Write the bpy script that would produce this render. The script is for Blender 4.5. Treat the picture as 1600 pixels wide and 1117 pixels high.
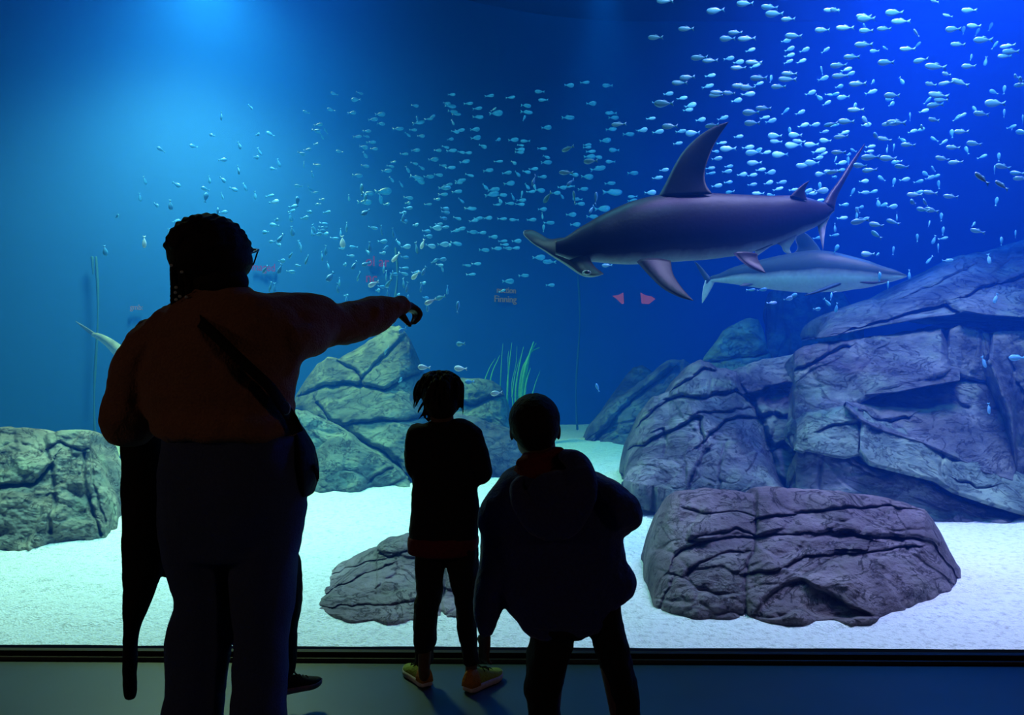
import bpy, bmesh, math, random
import numpy as np
from mathutils import Vector, Matrix

for _o in list(bpy.data.objects):
    bpy.data.objects.remove(_o)
SC = bpy.context.scene
COL = SC.collection

# ------------------------------------------------------------------ camera, world, light, exposure
CAM_H, FOC, CX, CY = 1.32, 1250.0, 800.0, 558.5
cam_d = bpy.data.cameras.new('camera')
cam_d.sensor_width = 36.0
cam_d.lens = FOC / 1600.0 * 36.0
cam_d.clip_end = 100
cam = bpy.data.objects.new('camera', cam_d)
cam.location = (0, 0, CAM_H)
cam.rotation_euler = (math.radians(90), 0, 0)
COL.objects.link(cam)
SC.camera = cam
SC.view_settings.view_transform = 'Standard'
SC.view_settings.look = 'None'
SC.view_settings.gamma = 1.0
SC.view_settings.exposure = 0.0
SC.cycles.use_denoising = True
SC.cycles.volume_bounces = 0
SC.cycles.max_bounces = 4
SC.cycles.diffuse_bounces = 2
SC.cycles.glossy_bounces = 2
SC.cycles.transparent_max_bounces = 12
SC.cycles.caustics_reflective = False
SC.cycles.caustics_refractive = False
SC.cycles.sample_clamp_indirect = 3.0

W = bpy.data.worlds.new('dark_gallery')
SC.world = W
W.use_nodes = True
W.node_tree.nodes['Background'].inputs[0].default_value = (0.002, 0.003, 0.006, 1)
W.node_tree.nodes['Background'].inputs[1].default_value = 1.0


def lamp(name, kind, loc, target, power, color, size=1.0, spot=60, blend=0.6, sizey=None):
    d = bpy.data.lights.new(name, kind)
    d.energy = power
    d.color = color
    if kind == 'AREA':
        d.shape = 'RECTANGLE'
        d.size = size
        d.size_y = sizey or size
        d.spread = math.radians(spot)
    elif kind == 'SPOT':
        d.spot_size = math.radians(spot)
        d.spot_blend = blend
        d.shadow_soft_size = size
    o = bpy.data.objects.new(name, d)
    o.location = loc
    o.rotation_euler = (Vector(target) - Vector(loc)).to_track_quat('-Z', 'Y').to_euler()
    COL.objects.link(o)
    return o


# tank lamps hanging over the water, then three added fill lights (all inside the tank, above the frame)
lamp('tank_lamp_cyan', 'AREA', (-2.3, 6.0, 6.2), (-2.2, 5.9, 0), 135, (0.70, 0.90, 1.05), 2.2, 70, sizey=1.4)
lamp('tank_lamp_centre', 'AREA', (0.5, 6.6, 6.2), (0.4, 6.6, 0), 32, (0.25, 0.75, 1.0), 2.0, 90, sizey=1.4)
lamp('tank_lamp_violet', 'AREA', (3.3, 5.6, 6.2), (3.2, 5.4, 0), 225, (0.85, 0.52, 1.15), 2.4, 80, sizey=1.4)
lamp('tank_lamp_glow', 'SPOT', (-3.7, 9.6, 6.2), (-3.5, 9.6, 0), 2350, (1.6, 1.15, 0.66), 0.5, 130, 1.0)
lamp('tank_lamp_right_glow', 'SPOT', (4.9, 8.6, 6.3), (4.6, 8.8, 0), 1500, (0.0, 0.14, 1.0), 0.3, 140, 1.0)
lamp('tank_lamp_green', 'SPOT', (-0.3, 5.0, 6.0), (2.3, 7.2, 0.8), 150, (0.75, 1.0, 0.75), 0.15, 34, 0.8)
lamp('tank_lamp_uv', 'SPOT', (2.2, 4.6, 6.2), (2.3, 5.8, 1.5), 1200, (0.33, 0.0, 1.0), 0.15, 50, 0.9)
lamp('front_fill_left', 'AREA', (-1.9, 3.95, 4.9), (-1.2, 7.4, 3.2), 26, (0.35, 0.9, 1.0), 1.6, 110, sizey=0.3)  # unseen fill light, added to brighten the near fish on the left
lamp('front_fill_right', 'AREA', (2.2, 3.95, 4.9), (2.6, 6.4, 2.4), 62, (0.32, 0.62, 1.0), 1.8, 110, sizey=0.3)  # unseen fill light, added for the near fish on the right
lamp('far_sand_fill', 'SPOT', (1.2, 10.2, 6.4), (0.9, 9.6, 0), 430, (0.0, 0.85, 1.0), 0.2, 42, 0.9)  # unseen fill light, added to brighten the distant sand
# dim warm gallery lamp behind the visitors
lamp('gallery_lamp', 'AREA', (-6.5, -1.6, 3.0), (-0.7, 2.2, 1.1), 5.0, (1.0, 0.56, 0.36), 0.8, 120)
lamp('gallery_lamp', 'AREA', (6.5, -1.6, 3.0), (-0.4, 2.2, 1.1), 4.5, (1.0, 0.56, 0.36), 0.8, 120)

# ------------------------------------------------------------------ helpers


def P(px, py, D):
    """world point seen at photo pixel (px, py) at distance D along the view axis"""
    return Vector(((px - CX) / FOC * D, D, CAM_H - (py - CY) / FOC * D))


def tag(o, label=None, cat=None, group=None, kind=None):
    if label: o['label'] = label
    if cat: o['category'] = cat
    if group: o['group'] = group
    if kind: o['kind'] = kind
    return o


def mesh_obj(name, verts, faces, mat, parent=None, smooth=True):
    me = bpy.data.meshes.new(name)
    me.from_pydata([tuple(v) for v in verts], [], faces)
    me.update()
    if smooth:
        me.polygons.foreach_set('use_smooth', [True] * len(me.polygons))
    if mat: me.materials.append(mat)
    o = bpy.data.objects.new(name, me)
    COL.objects.link(o)
    if parent: o.parent = parent
    return o


def fix_normals(o):
    bm = bmesh.new(); bm.from_mesh(o.data)
    bmesh.ops.recalc_face_normals(bm, faces=bm.faces)
    bm.to_mesh(o.data); bm.free()
    return o


def empty(name, loc=(0, 0, 0)):
    o = bpy.data.objects.new(name, None)
    o.location = loc
    o.empty_display_size = 0.1
    COL.objects.link(o)
    return o


def parent_keep(o, p):
    o.parent = p
    o.matrix_parent_inverse = Matrix.Translation(p.location).inverted()


def box(name, lo, hi, mat, parent=None, bev=0.0):
    x0, y0, z0 = lo; x1, y1, z1 = hi
    v = [(x0, y0, z0), (x1, y0, z0), (x1, y1, z0), (x0, y1, z0), (x0, y0, z1), (x1, y0, z1), (x1, y1, z1), (x0, y1, z1)]
    f = [(0, 3, 2, 1), (4, 5, 6, 7), (0, 1, 5, 4), (1, 2, 6, 5), (2, 3, 7, 6), (3, 0, 4, 7)]
    o = mesh_obj(name, v, f, mat, parent, smooth=False)
    if bev:
        m = o.modifiers.new('bevel', 'BEVEL'); m.width = bev; m.segments = 3
    return o


def mat_new(name):
    m = bpy.data.materials.new(name)
    m.use_nodes = True
    nt = m.node_tree
    nt.nodes.clear()
    out = nt.nodes.new('ShaderNodeOutputMaterial')
    return m, nt, out


def L(nt, a, b): nt.links.new(a, b)


def simple(name, col, rough=0.8, bump=0.0, bscale=60, var=0.15, spec=0.3, metallic=0.0, sheen=0.0):
    m, nt, out = mat_new(name)
    b = nt.nodes.new('ShaderNodeBsdfPrincipled')
    b.inputs['Roughness'].default_value = rough
    b.inputs['Specular IOR Level'].default_value = spec
    b.inputs['Metallic'].default_value = metallic
    if sheen:
        b.inputs['Sheen Weight'].default_value = sheen
        b.inputs['Sheen Roughness'].default_value = 0.5
    tc = nt.nodes.new('ShaderNodeTexCoord')
    n = nt.nodes.new('ShaderNodeTexNoise'); n.inputs['Scale'].default_value = bscale; n.inputs['Detail'].default_value = 4
    L(nt, tc.outputs['Object'], n.inputs['Vector'])
    r = nt.nodes.new('ShaderNodeValToRGB')
    r.color_ramp.elements[0].position = 0.3; r.color_ramp.elements[1].position = 0.7
    r.color_ramp.elements[0].color = (*[c * (1 - var) for c in col], 1)
    r.color_ramp.elements[1].color = (*[min(1, c * (1 + var)) for c in col], 1)
    L(nt, n.outputs['Fac'], r.inputs['Fac']); L(nt, r.outputs['Color'], b.inputs['Base Color'])
    if bump:
        bp = nt.nodes.new('ShaderNodeBump'); bp.inputs['Strength'].default_value = bump; bp.inputs['Distance'].default_value = 0.01
        L(nt, n.outputs['Fac'], bp.inputs['Height']); L(nt, bp.outputs['Normal'], b.inputs['Normal'])
    L(nt, b.outputs['BSDF'], out.inputs['Surface'])
    return m


# numpy value noise -------------------------------------------------
def _hash(ix, iy, iz, seed):
    h = (ix.astype(np.int64) * 374761393 + iy.astype(np.int64) * 668265263 + iz.astype(np.int64) * 2147483647 + seed * 974634777) & 0xFFFFFFFF
    h = ((h ^ (h >> 13)) * 1274126177) & 0xFFFFFFFF
    h = (h ^ (h >> 16)) & 0xFFFF
    return h / 65535.0


def vnoise(x, y, z=0.0, seed=0):
    x = np.asarray(x, float); y = np.asarray(y, float); z = np.zeros_like(x) + z
    ix, iy, iz = np.floor(x), np.floor(y), np.floor(z)
    fx, fy, fz = x - ix, y - iy, z - iz
    fx, fy, fz = [f * f * (3 - 2 * f) for f in (fx, fy, fz)]
    r = 0
    for a in (0, 1):
        for b in (0, 1):
            for c in (0, 1):
                w = (fx if a else 1 - fx) * (fy if b else 1 - fy) * (fz if c else 1 - fz)
                r = r + w * _hash(ix + a, iy + b, iz + c, seed)
    return r * 2 - 1


def fbm(x, y, z=0.0, seed=0, oct=4):
    s, a = 0, 1.0
    for k in range(oct):
        s = s + a * vnoise(np.asarray(x) * 2 ** k, np.asarray(y) * 2 ** k, np.asarray(z) * 2 ** k, seed + k * 17)
        a *= 0.5
    return s
# ------------------------------------------------------------------ the setting
def glass_y(x): return 3.50 - 0.0138 * x          # the window runs slightly askew to the camera


def sand_z(x, y):
    x = np.asarray(x, float); y = np.asarray(y, float)
    z = 0.040 + 0.03 * fbm(x * 0.9, y * 0.9, 0, 5, 3) * np.clip((y - 4.6) / 2.0, 0, 1)
    z = z + 0.012 * fbm(x * 6, y * 6, 0, 9, 3) * np.clip((y - 3.55) / 0.3, 0.15, 1)
    # a bank that rises gently towards the back
    z = z + 0.10 * np.clip((y - 5.0) / 6.0, 0, 1)
    return z


# gallery floor
m, nt, out = mat_new('gallery_floor_mat')
b = nt.nodes.new('ShaderNodeBsdfPrincipled'); tc = nt.nodes.new('ShaderNodeTexCoord')
n = nt.nodes.new('ShaderNodeTexNoise'); n.inputs['Scale'].default_value = 3.0; n.inputs['Detail'].default_value = 6
n2 = nt.nodes.new('ShaderNodeTexNoise'); n2.inputs['Scale'].default_value = 260; n2.inputs['Detail'].default_value = 2
L(nt, tc.outputs['Object'], n.inputs['Vector']); L(nt, tc.outputs['Object'], n2.inputs['Vector'])
r = nt.nodes.new('ShaderNodeValToRGB'); r.color_ramp.elements[0].color = (0.028, 0.075, 0.115, 1); r.color_ramp.elements[1].color = (0.048, 0.115, 0.175, 1)
L(nt, n.outputs['Fac'], r.inputs['Fac']); L(nt, r.outputs['Color'], b.inputs['Base Color'])
b.inputs['Roughness'].default_value = 0.42
bp = nt.nodes.new('ShaderNodeBump'); bp.inputs['Strength'].default_value = 0.15; bp.inputs['Distance'].default_value = 0.002
L(nt, n2.outputs['Fac'], bp.inputs['Height']); L(nt, bp.outputs['Normal'], b.inputs['Normal']); L(nt, b.outputs['BSDF'], out.inputs['Surface'])
M_FLOOR = m
M_DARK = simple('black_paint', (0.010, 0.011, 0.013), 0.7, 0.1)
M_TRIM = simple('curb_metal', (0.055, 0.065, 0.075), 0.42, 0.05)
M_RUBBER = simple('black_gasket', (0.006, 0.006, 0.007), 0.6, 0.1)
M_GWALL = simple('gallery_wall_paint', (0.03, 0.028, 0.03), 0.8, 0.1)

tag(box('floor', (-7, -4, -0.12), (7, 3.52, 0.0), M_FLOOR), kind='structure')
tag(box('ceiling', (-7, -4, 3.9), (7, 3.40, 4.05), M_DARK), kind='structure')
tag(box('wall_back', (-7, -4.2, 0), (7, -4.0, 3.9), M_GWALL), kind='structure')
tag(box('wall_left', (-7.2, -4.2, 0), (-7.0, 3.4, 3.9), M_GWALL), kind='structure')
tag(box('wall_right', (7.0, -4.2, 0), (7.2, 3.4, 3.9), M_GWALL), kind='structure')


def skew_box(name, y0, y1, z0, z1, mat, x0=-7.0, x1=7.0, bev=0):
    o = box(name, (x0, 0, z0), (x1, 1, z1), mat)
    for v in o.data.vertices:
        v.co.y = glass_y(v.co.x) + (y0 if v.co.y < 0.5 else y1)
    if bev:
        md = o.modifiers.new('bevel', 'BEVEL'); md.width = bev; md.segments = 2
    return o


tag(skew_box('trim_1', -0.045, 0.0, 0.0, 0.017, M_TRIM, bev=0.003), 'dark metal curb along the foot of the aquarium window', kind='structure')
tag(skew_box('trim_2', -0.022, 0.012, 0.017, 0.036, M_RUBBER, bev=0.002), 'black gasket under the aquarium window', kind='structure')
tag(skew_box('wall_front', -0.10, 0.034, 3.3, 7.1, M_DARK), kind='structure')

# acrylic window: clear pane with a weak mirror reflection
m, nt, out = mat_new('clear_acrylic')
tr = nt.nodes.new('ShaderNodeBsdfTransparent'); tr.inputs[0].default_value = (0.97, 0.99, 1, 1)
gl = nt.nodes.new('ShaderNodeBsdfGlossy'); gl.inputs['Roughness'].default_value = 0.02
fr = nt.nodes.new('ShaderNodeFresnel'); fr.inputs[0].default_value = 1.2
mx = nt.nodes.new('ShaderNodeMixShader')
L(nt, fr.outputs[0], mx.inputs[0]); L(nt, tr.outputs[0], mx.inputs[1]); L(nt, gl.outputs[0], mx.inputs[2]); L(nt, mx.outputs[0], out.inputs['Surface'])
M_GLASS = m
tag(skew_box('window_1', 0.0125, 0.034, 0.02, 3.32, M_GLASS), 'clear acrylic viewing window of the tank', kind='structure')

# water: one body that scatters and absorbs light
m, nt, out = mat_new('tank_water_mat')
vs = nt.nodes.new('ShaderNodeVolumeScatter'); vs.inputs['Color'].default_value = (0.012, 0.175, 1.0, 1); vs.inputs['Density'].default_value = 0.072
vs.inputs['Anisotropy'].default_value = 0.2
va = nt.nodes.new('ShaderNodeVolumeAbsorption'); va.inputs['Color'].default_value = (0.0, 0.84, 0.985, 1); va.inputs['Density'].default_value = 0.12
ad = nt.nodes.new('ShaderNodeAddShader')
L(nt, vs.outputs[0], ad.inputs[0]); L(nt, va.outputs[0], ad.inputs[1]); L(nt, ad.outputs[0], out.inputs['Volume'])
wat = skew_box('tank_water', 0.036, 0.0, -0.4, 6.9, m, -10.38, 10.38)
for v in wat.data.vertices:
    if v.index in (2, 3, 6, 7): v.co.y = 13.98 if v.co.x > 0 else 7.86
bmw = bmesh.new(); bmw.from_mesh(wat.data)
_e = [e for e in bmw.edges if abs(e.verts[0].co.y - e.verts[1].co.y) > 5 and abs(e.verts[0].co.z - e.verts[1].co.z) < 0.1 and max(v.co.x for v in e.verts) > 9 and min(v.co.x for v in e.verts) < -9]
for e in _e:
    _v = bmesh.utils.edge_split(e, e.verts[0], 0.5)[1]
    _v.co.x, _v.co.y = 0.8, 13.78
bmesh.ops.triangulate(bmw, faces=[f for f in bmw.faces])
bmw.to_mesh(wat.data); bmw.free()
tag(wat, 'clear blue salt water filling the whole tank', 'water', kind='stuff')

# tank shell
m, nt, out = mat_new('tank_wall_paint')
b = nt.nodes.new('ShaderNodeBsdfPrincipled'); tc = nt.nodes.new('ShaderNodeTexCoord')
n = nt.nodes.new('ShaderNodeTexNoise'); n.inputs['Scale'].default_value = 0.7; n.inputs['Detail'].default_value = 5
L(nt, tc.outputs['Object'], n.inputs['Vector'])
r = nt.nodes.new('ShaderNodeValToRGB'); r.color_ramp.elements[0].color = (0.015, 0.09, 0.36, 1); r.color_ramp.elements[1].color = (0.02, 0.11, 0.42, 1)
L(nt, n.outputs['Fac'], r.inputs['Fac']); L(nt, r.outputs['Color'], b.inputs['Base Color']); b.inputs['Roughness'].default_value = 0.9
b.inputs['Specular IOR Level'].default_value = 0.1
L(nt, b.outputs['BSDF'], out.inputs['Surface'])
M_TANK = m
def back_y(x):
    return 14.0 if x > 2.3 else (14.0 + (x - 0.8) * 0.5442 if x < -0.7 else 14.0 - 0.5442 * (2.3 - x) ** 2 / 6.0)


V = []; F = []
_xs = [-10.5, -8, -5, -3, -1.6] + list(np.linspace(-0.7, 2.3, 24)) + [4, 7, 10.5]
for i, x in enumerate(_xs):
    for dy in (0, 0.2):
        for z in (-0.4, 7.2): V.append((x, back_y(x) + dy, z))
    if i:
        k = (i - 1) * 4
        F += [(k, k + 4, k + 5, k + 1), (k + 2, k + 3, k + 7, k + 6), (k, k + 2, k + 6, k + 4), (k + 1, k + 5, k + 7, k + 3)]
F += [(0, 1, 3, 2), (len(V) - 4, len(V) - 2, len(V) - 1, len(V) - 3)]
tank_back = mesh_obj('wall_tank_back', V, F, M_TANK)
fix_normals(tank_back)
tank_back.data.set_sharp_from_angle(angle=0.7)
tag(tank_back, kind='structure')
tag(box('wall_tank_left', (-10.6, 3.7, -0.4), (-10.42, 7.8, 7.2), M_TANK), kind='structure')
tag(box('wall_tank_right', (10.42, 3.7, -0.4), (10.6, 13.95, 7.2), M_TANK), kind='structure')
tag(box('ceiling_tank', (-10.5, 3.9, 7.22), (10.5, 14.2, 7.35), M_DARK), kind='structure')

# white crushed-coral bed
m, nt, out = mat_new('white_coral_sand')
b = nt.nodes.new('ShaderNodeBsdfPrincipled'); tc = nt.nodes.new('ShaderNodeTexCoord')
n = nt.nodes.new('ShaderNodeTexVoronoi'); n.inputs['Scale'].default_value = 85
n2 = nt.nodes.new('ShaderNodeTexNoise'); n2.inputs['Scale'].default_value = 26; n2.inputs['Detail'].default_value = 6; n2.inputs['Roughness'].default_value = 0.7
L(nt, tc.outputs['Object'], n.inputs['Vector']); L(nt, tc.outputs['Object'], n2.inputs['Vector'])
r = nt.nodes.new('ShaderNodeValToRGB'); r.color_ramp.elements[0].color = (0.42, 0.42, 0.40, 1); r.color_ramp.elements[0].position = 0.25
r.color_ramp.elements[1].color = (0.90, 0.89, 0.86, 1); r.color_ramp.elements[1].position = 0.5
L(nt, n2.outputs['Fac'], r.inputs['Fac']); L(nt, r.outputs['Color'], b.inputs['Base Color']); b.inputs['Roughness'].default_value = 0.95
ma = nt.nodes.new('ShaderNodeMath'); ma.operation = 'MULTIPLY_ADD'; ma.inputs[1].default_value = 0.6
L(nt, n.outputs['Distance'], ma.inputs[0]); L(nt, n2.outputs['Fac'], ma.inputs[2])
bp = nt.nodes.new('ShaderNodeBump'); bp.inputs['Strength'].default_value = 0.9; bp.inputs['Distance'].default_value = 0.02
L(nt, ma.outputs[0], bp.inputs['Height']); L(nt, bp.outputs['Normal'], b.inputs['Normal']); L(nt, b.outputs['BSDF'], out.inputs['Surface'])
nx, ny = 420, 260
ys = 3.536 + (14.05 - 3.536) * (np.linspace(0, 1, ny) ** 1.9)
X = np.linspace(-10.4, 10.4, nx)
XX, YY = np.meshgrid(X, ys)
YY = YY - 0.0138 * XX * np.clip(1 - (YY - 3.536) / 4, 0, 1)
YY = np.minimum(YY, np.where(XX < 0.8, 14.05 + (XX - 0.8) * 0.5442, 14.05))
ZZ = sand_z(XX, YY)
V = np.stack([XX, YY, ZZ], -1).reshape(-1, 3)
idx = np.arange(nx * ny).reshape(ny, nx)
F = np.stack([idx[:-1, :-1], idx[:-1, 1:], idx[1:, 1:], idx[1:, :-1]], -1).reshape(-1, 4)
tag(mesh_obj('floor_sand', V.tolist(), F.tolist(), m), 'white crushed coral sand covering the tank bottom', 'sand', kind='structure')
# ------------------------------------------------------------------ rockwork
def rock_mat(name, c1, c2, c3, stain=(0.30, 0.36, 0.24), stain_amt=0.35, scale=1.0):
    m, nt, out = mat_new(name)
    b = nt.nodes.new('ShaderNodeBsdfPrincipled'); b.inputs['Roughness'].default_value = 0.88; b.inputs['Specular IOR Level'].default_value = 0.25
    tc = nt.nodes.new('ShaderNodeTexCoord')
    mp = nt.nodes.new('ShaderNodeMapping'); mp.inputs['Scale'].default_value = (scale, scale, scale * 1.6)
    L(nt, tc.outputs['Object'], mp.inputs['Vector'])
    n = nt.nodes.new('ShaderNodeTexNoise'); n.inputs['Scale'].default_value = 1.7; n.inputs['Detail'].default_value = 9; n.inputs['Roughness'].default_value = 0.62
    n.inputs['Distortion'].default_value = 0.6
    L(nt, mp.outputs[0], n.inputs['Vector'])
    r = nt.nodes.new('ShaderNodeValToRGB')
    e = r.color_ramp.elements
    e[0].position = 0.32; e[0].color = (*c1, 1); e[1].position = 0.72; e[1].color = (*c3, 1)
    k = e.new(0.5); k.color = (*c2, 1)
    L(nt, n.outputs['Fac'], r.inputs['Fac'])
    n2 = nt.nodes.new('ShaderNodeTexNoise'); n2.inputs['Scale'].default_value = 3.1; n2.inputs['Detail'].default_value = 6
    L(nt, mp.outputs[0], n2.inputs['Vector'])
    r2 = nt.nodes.new('ShaderNodeValToRGB'); r2.color_ramp.elements[0].position = 0.52; r2.color_ramp.elements[1].position = 0.70
    r2.color_ramp.elements[1].color = (stain_amt,) * 3 + (1,)
    L(nt, n2.outputs['Fac'], r2.inputs['Fac'])
    mx = nt.nodes.new('ShaderNodeMix'); mx.data_type = 'RGBA'
    L(nt, r2.outputs['Color'], mx.inputs[0]); L(nt, r.outputs['Color'], mx.inputs[6]); mx.inputs[7].default_value = (*stain, 1)
    # thin dark mineral veins of irregular shape
    n3 = nt.nodes.new('ShaderNodeTexNoise'); n3.inputs['Scale'].default_value = 2.4; n3.inputs['Detail'].default_value = 10; n3.inputs['Roughness'].default_value = 0.7; n3.inputs['Distortion'].default_value = 1.4
    L(nt, mp.outputs[0], n3.inputs['Vector'])
    r3 = nt.nodes.new('ShaderNodeValToRGB'); e3 = r3.color_ramp.elements
    e3[0].position = 0.485; e3[0].color = (1, 1, 1, 1); e3[1].position = 0.515; e3[1].color = (1, 1, 1, 1)
    k3 = e3.new(0.50); k3.color = (0.45, 0.45, 0.45, 1)
    L(nt, n3.outputs['Fac'], r3.inputs['Fac'])
    mu = nt.nodes.new('ShaderNodeMix'); mu.data_type = 'RGBA'; mu.blend_type = 'MULTIPLY'; mu.inputs[0].default_value = 1.0
    L(nt, mx.outputs[2], mu.inputs[6]); L(nt, r3.outputs['Color'], mu.inputs[7])
    L(nt, mu.outputs[2], b.inputs['Base Color'])
    n4 = nt.nodes.new('ShaderNodeTexNoise'); n4.inputs['Scale'].default_value = 9; n4.inputs['Detail'].default_value = 9; n4.inputs['Roughness'].default_value = 0.65
    L(nt, mp.outputs[0], n4.inputs['Vector'])
    ma = nt.nodes.new('ShaderNodeMath'); ma.operation = 'MULTIPLY_ADD'; ma.inputs[1].default_value = 0.5
    L(nt, r3.outputs['Color'], ma.inputs[0]); L(nt, n4.outputs['Fac'], ma.inputs[2])
    bp = nt.nodes.new('ShaderNodeBump'); bp.inputs['Strength'].default_value = 0.85; bp.inputs['Distance'].default_value = 0.04
    L(nt, ma.outputs[0], bp.inputs['Height']); L(nt, bp.outputs['Normal'], b.inputs['Normal'])
    L(nt, b.outputs['BSDF'], out.inputs['Surface'])
    return m


M_ROCK_G = rock_mat('grey_rock', (0.042, 0.042, 0.048), (0.105, 0.10, 0.11), (0.27, 0.255, 0.26))
M_ROCK_B = rock_mat('brown_rock', (0.07, 0.054, 0.06), (0.155, 0.12, 0.135), (0.31, 0.25, 0.27), stain=(0.20, 0.22, 0.15), stain_amt=0.3)
M_ROCK_L = rock_mat('warm_tan_rock', (0.11, 0.10, 0.075), (0.21, 0.19, 0.14), (0.42, 0.39, 0.28), stain=(0.36, 0.42, 0.26), stain_amt=0.5)
M_ROCK_T = rock_mat('tan_rock', (0.065, 0.085, 0.072), (0.12, 0.155, 0.125), (0.25, 0.31, 0.235), stain=(0.36, 0.42, 0.26), stain_amt=0.5)


def _seg_dist(px, py, pts):
    """unsigned distance to a polyline, plus the side (+1 below in the picture)"""
    best = np.full(px.shape, 1e9); side = np.zeros(px.shape)
    for (ax, ay), (bx, by) in zip(pts[:-1], pts[1:]):
        dx, dy = bx - ax, by - ay
        l2 = dx * dx + dy * dy + 1e-9
        t = np.clip(((px - ax) * dx + (py - ay) * dy) / l2, 0, 1)
        ex, ey = px - (ax + t * dx), py - (ay + t * dy)
        d = np.hypot(ex, ey)
        s = np.sign(dx * ey - dy * ex) * (1 if dx >= 0 else -1)
        side = np.where(d < best, s, side); best = np.minimum(best, d)
    return best, side


def ground_dist(py):
    D = 5.0
    for _ in range(6):
        D = (CAM_H - 0.045 - 0.10 * min(max((D - 5) / 6, 0), 1)) * FOC / max(py - CY, 30)
    return D


def rock(label, top, bot, Dtop, Dbot=None, thick=0.8, cracks=(), seed=1, mat=None, N=170, M=120, side=0.35, sr=0.28,
         prof=1.6, rough=0.05, facet=0.10, fs=(70, 45), bury=0.14, group=None, toprnd=0.10, name='rock', skew=0.0, CS=0.8):
    """a boulder: the outline (columns of the photo's pixels) at its real distances, with a relieved front,
    a rounded back and a buried foot"""
    tx = [p[0] for p in top]; bx = [p[0] for p in bot]
    x0, x1 = min(tx[0], bx[0]), max(tx[-1], bx[-1])
    a = (1 - np.cos(np.linspace(0, math.pi, N))) / 2 * 0.5 + np.linspace(0, 1, N) * 0.5
    xs = x0 + (x1 - x0) * a
    ty = np.interp(xs, tx, [p[1] for p in top]); by = np.interp(xs, bx, [p[1] for p in bot])
    jit = fbm(xs / 14.0, xs * 0 + seed, 0, seed, 3) * 1.6 * np.minimum(1, np.minimum(a, 1 - a) * 12)
    ty = ty + jit
    by = np.maximum(by, ty + 0.6)
    t = np.linspace(0, 1, M) ** 1.0
    T, A = np.meshgrid(t, a, indexing='ij')
    PX = np.repeat(xs[None, :], M, 0)
    PY = ty[None, :] + (by - ty)[None, :] * T
    if Dbot is None:
        Db = np.array([ground_dist(v) for v in by])
        Db = np.minimum(Db, Dtop - 0.02)
    else:
        Db = np.interp(xs, [x0, x1], Dbot if isinstance(Dbot, (tuple, list)) else (Dbot, Dbot))
    Dt = np.interp(xs, [x0, x1], Dtop if isinstance(Dtop, (tuple, list)) else (Dtop, Dtop))
    s = 1 - T
    D = Db[None, :] + (Dt - Db)[None, :] * s ** prof
    e = np.clip(np.minimum(A, 1 - A) / sr, 0, 1)
    edge_s = 1 - np.sqrt(np.clip(1 - (1 - e) ** 2, 0, 1))
    D = D + side * edge_s
    et = np.clip(T / 0.16, 0, 1)
    D = D + toprnd * (1 - np.sqrt(np.clip(1 - (1 - et) ** 2, 0, 1)))
    # facets: a rotated cell pattern, each cell its own plane
    rs = np.random.RandomState(seed)
    wx = PX + 14 * fbm(PX / 50, PY / 50, 0, seed + 3, 2); wy = PY + 10 * fbm(PX / 50, PY / 50, 7, seed + 5, 2)
    c_, s_ = math.cos(skew), math.sin(skew)
    wx, wy = wx * c_ + wy * s_, -wx * s_ + wy * c_
    gx0, gx1, gy0, gy1 = wx.min(), wx.max(), wy.min(), wy.max()
    ns = max(4, int((gx1 - gx0) * (gy1 - gy0) / (fs[0] * fs[1])))
    sx = rs.uniform(gx0, gx1, ns) / fs[0]; sy = rs.uniform(gy0, gy1, ns) / fs[1]
    off = rs.uniform(-1, 1, ns); gx = rs.uniform(-1, 1, ns); gy = rs.uniform(-0.4, 1.2, ns)
    f1 = np.full(PX.shape, 1e9); f2 = f1.copy(); rel = np.zeros(PX.shape)
    for k in range(ns):
        dx, dy = wx / fs[0] - sx[k], wy / fs[1] - sy[k]
        d = np.hypot(dx, dy)
        closer = d < f1
        f2 = np.where(closer, f1, np.minimum(f2, d)); f1 = np.where(closer, d, f1)
        rel = np.where(closer, off[k] * 0.5 + gx[k] * dx * 0.8 + gy[k] * dy * 0.8, rel)
    # soften by blending with a blurred copy
    for _ in range(3):
        p = np.pad(rel, 1, mode='edge'); rel = (p[:-2, 1:-1] + p[2:, 1:-1] + p[1:-1, :-2] + p[1:-1, 2:] + 2 * rel) / 6
    gap = np.exp(-((f2 - f1) / 0.09) ** 2)
    fade = np.clip(np.minimum(np.minimum(A, 1 - A) / 0.04, T / 0.05), 0, 1)
    D = D + (facet * rel + facet * 0.28 * gap) * fade
    for cr in cracks:
        pts, w, dep = cr[0], cr[1] * 0.85, cr[2] * CS
        und = cr[3] * (0.5 + 0.5 * CS) if len(cr) > 3 else 0.0
        jx = PX + 3.0 * fbm(PX / 18, PY / 18, 3, seed + 11, 2); jy = PY + 3.0 * fbm(PX / 18, PY / 18, 5, seed + 13, 2)
        d, sd = _seg_dist(jx, jy, pts)
        D = D + dep * np.exp(-(d / w) ** 2) * fade
        if und:
            D = D + np.where(sd > 0, und * np.exp(-d / (w * 4.5)), -und * 0.35 * np.exp(-d / (w * 4.5))) * fade
    D = D + (rough * fbm(PX / 40, PY / 26, 0, seed + 7, 5)) * (0.35 + 0.65 * fade)
    D = np.maximum(D, 3.58)
    # to world
    Xw = (PX - CX) / FOC * D; Zw = CAM_H - (PY - CY) / FOC * D; Yw = D
    front = np.stack([Xw, Yw, Zw], -1)
    foot = front[-1].copy(); foot[:, 2] -= bury; foot[:, 1] += 0.02
    front = np.concatenate([front, foot[None]], 0)
    R = M + 1
    # back: swells behind the outline and goes down into the ground
    Mb = 26
    edgeD = D[0]
    tb = np.linspace(0, 1, Mb)[1:]
    rows = []
    zt = Zw[0]; zb = foot[:, 2]
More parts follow.
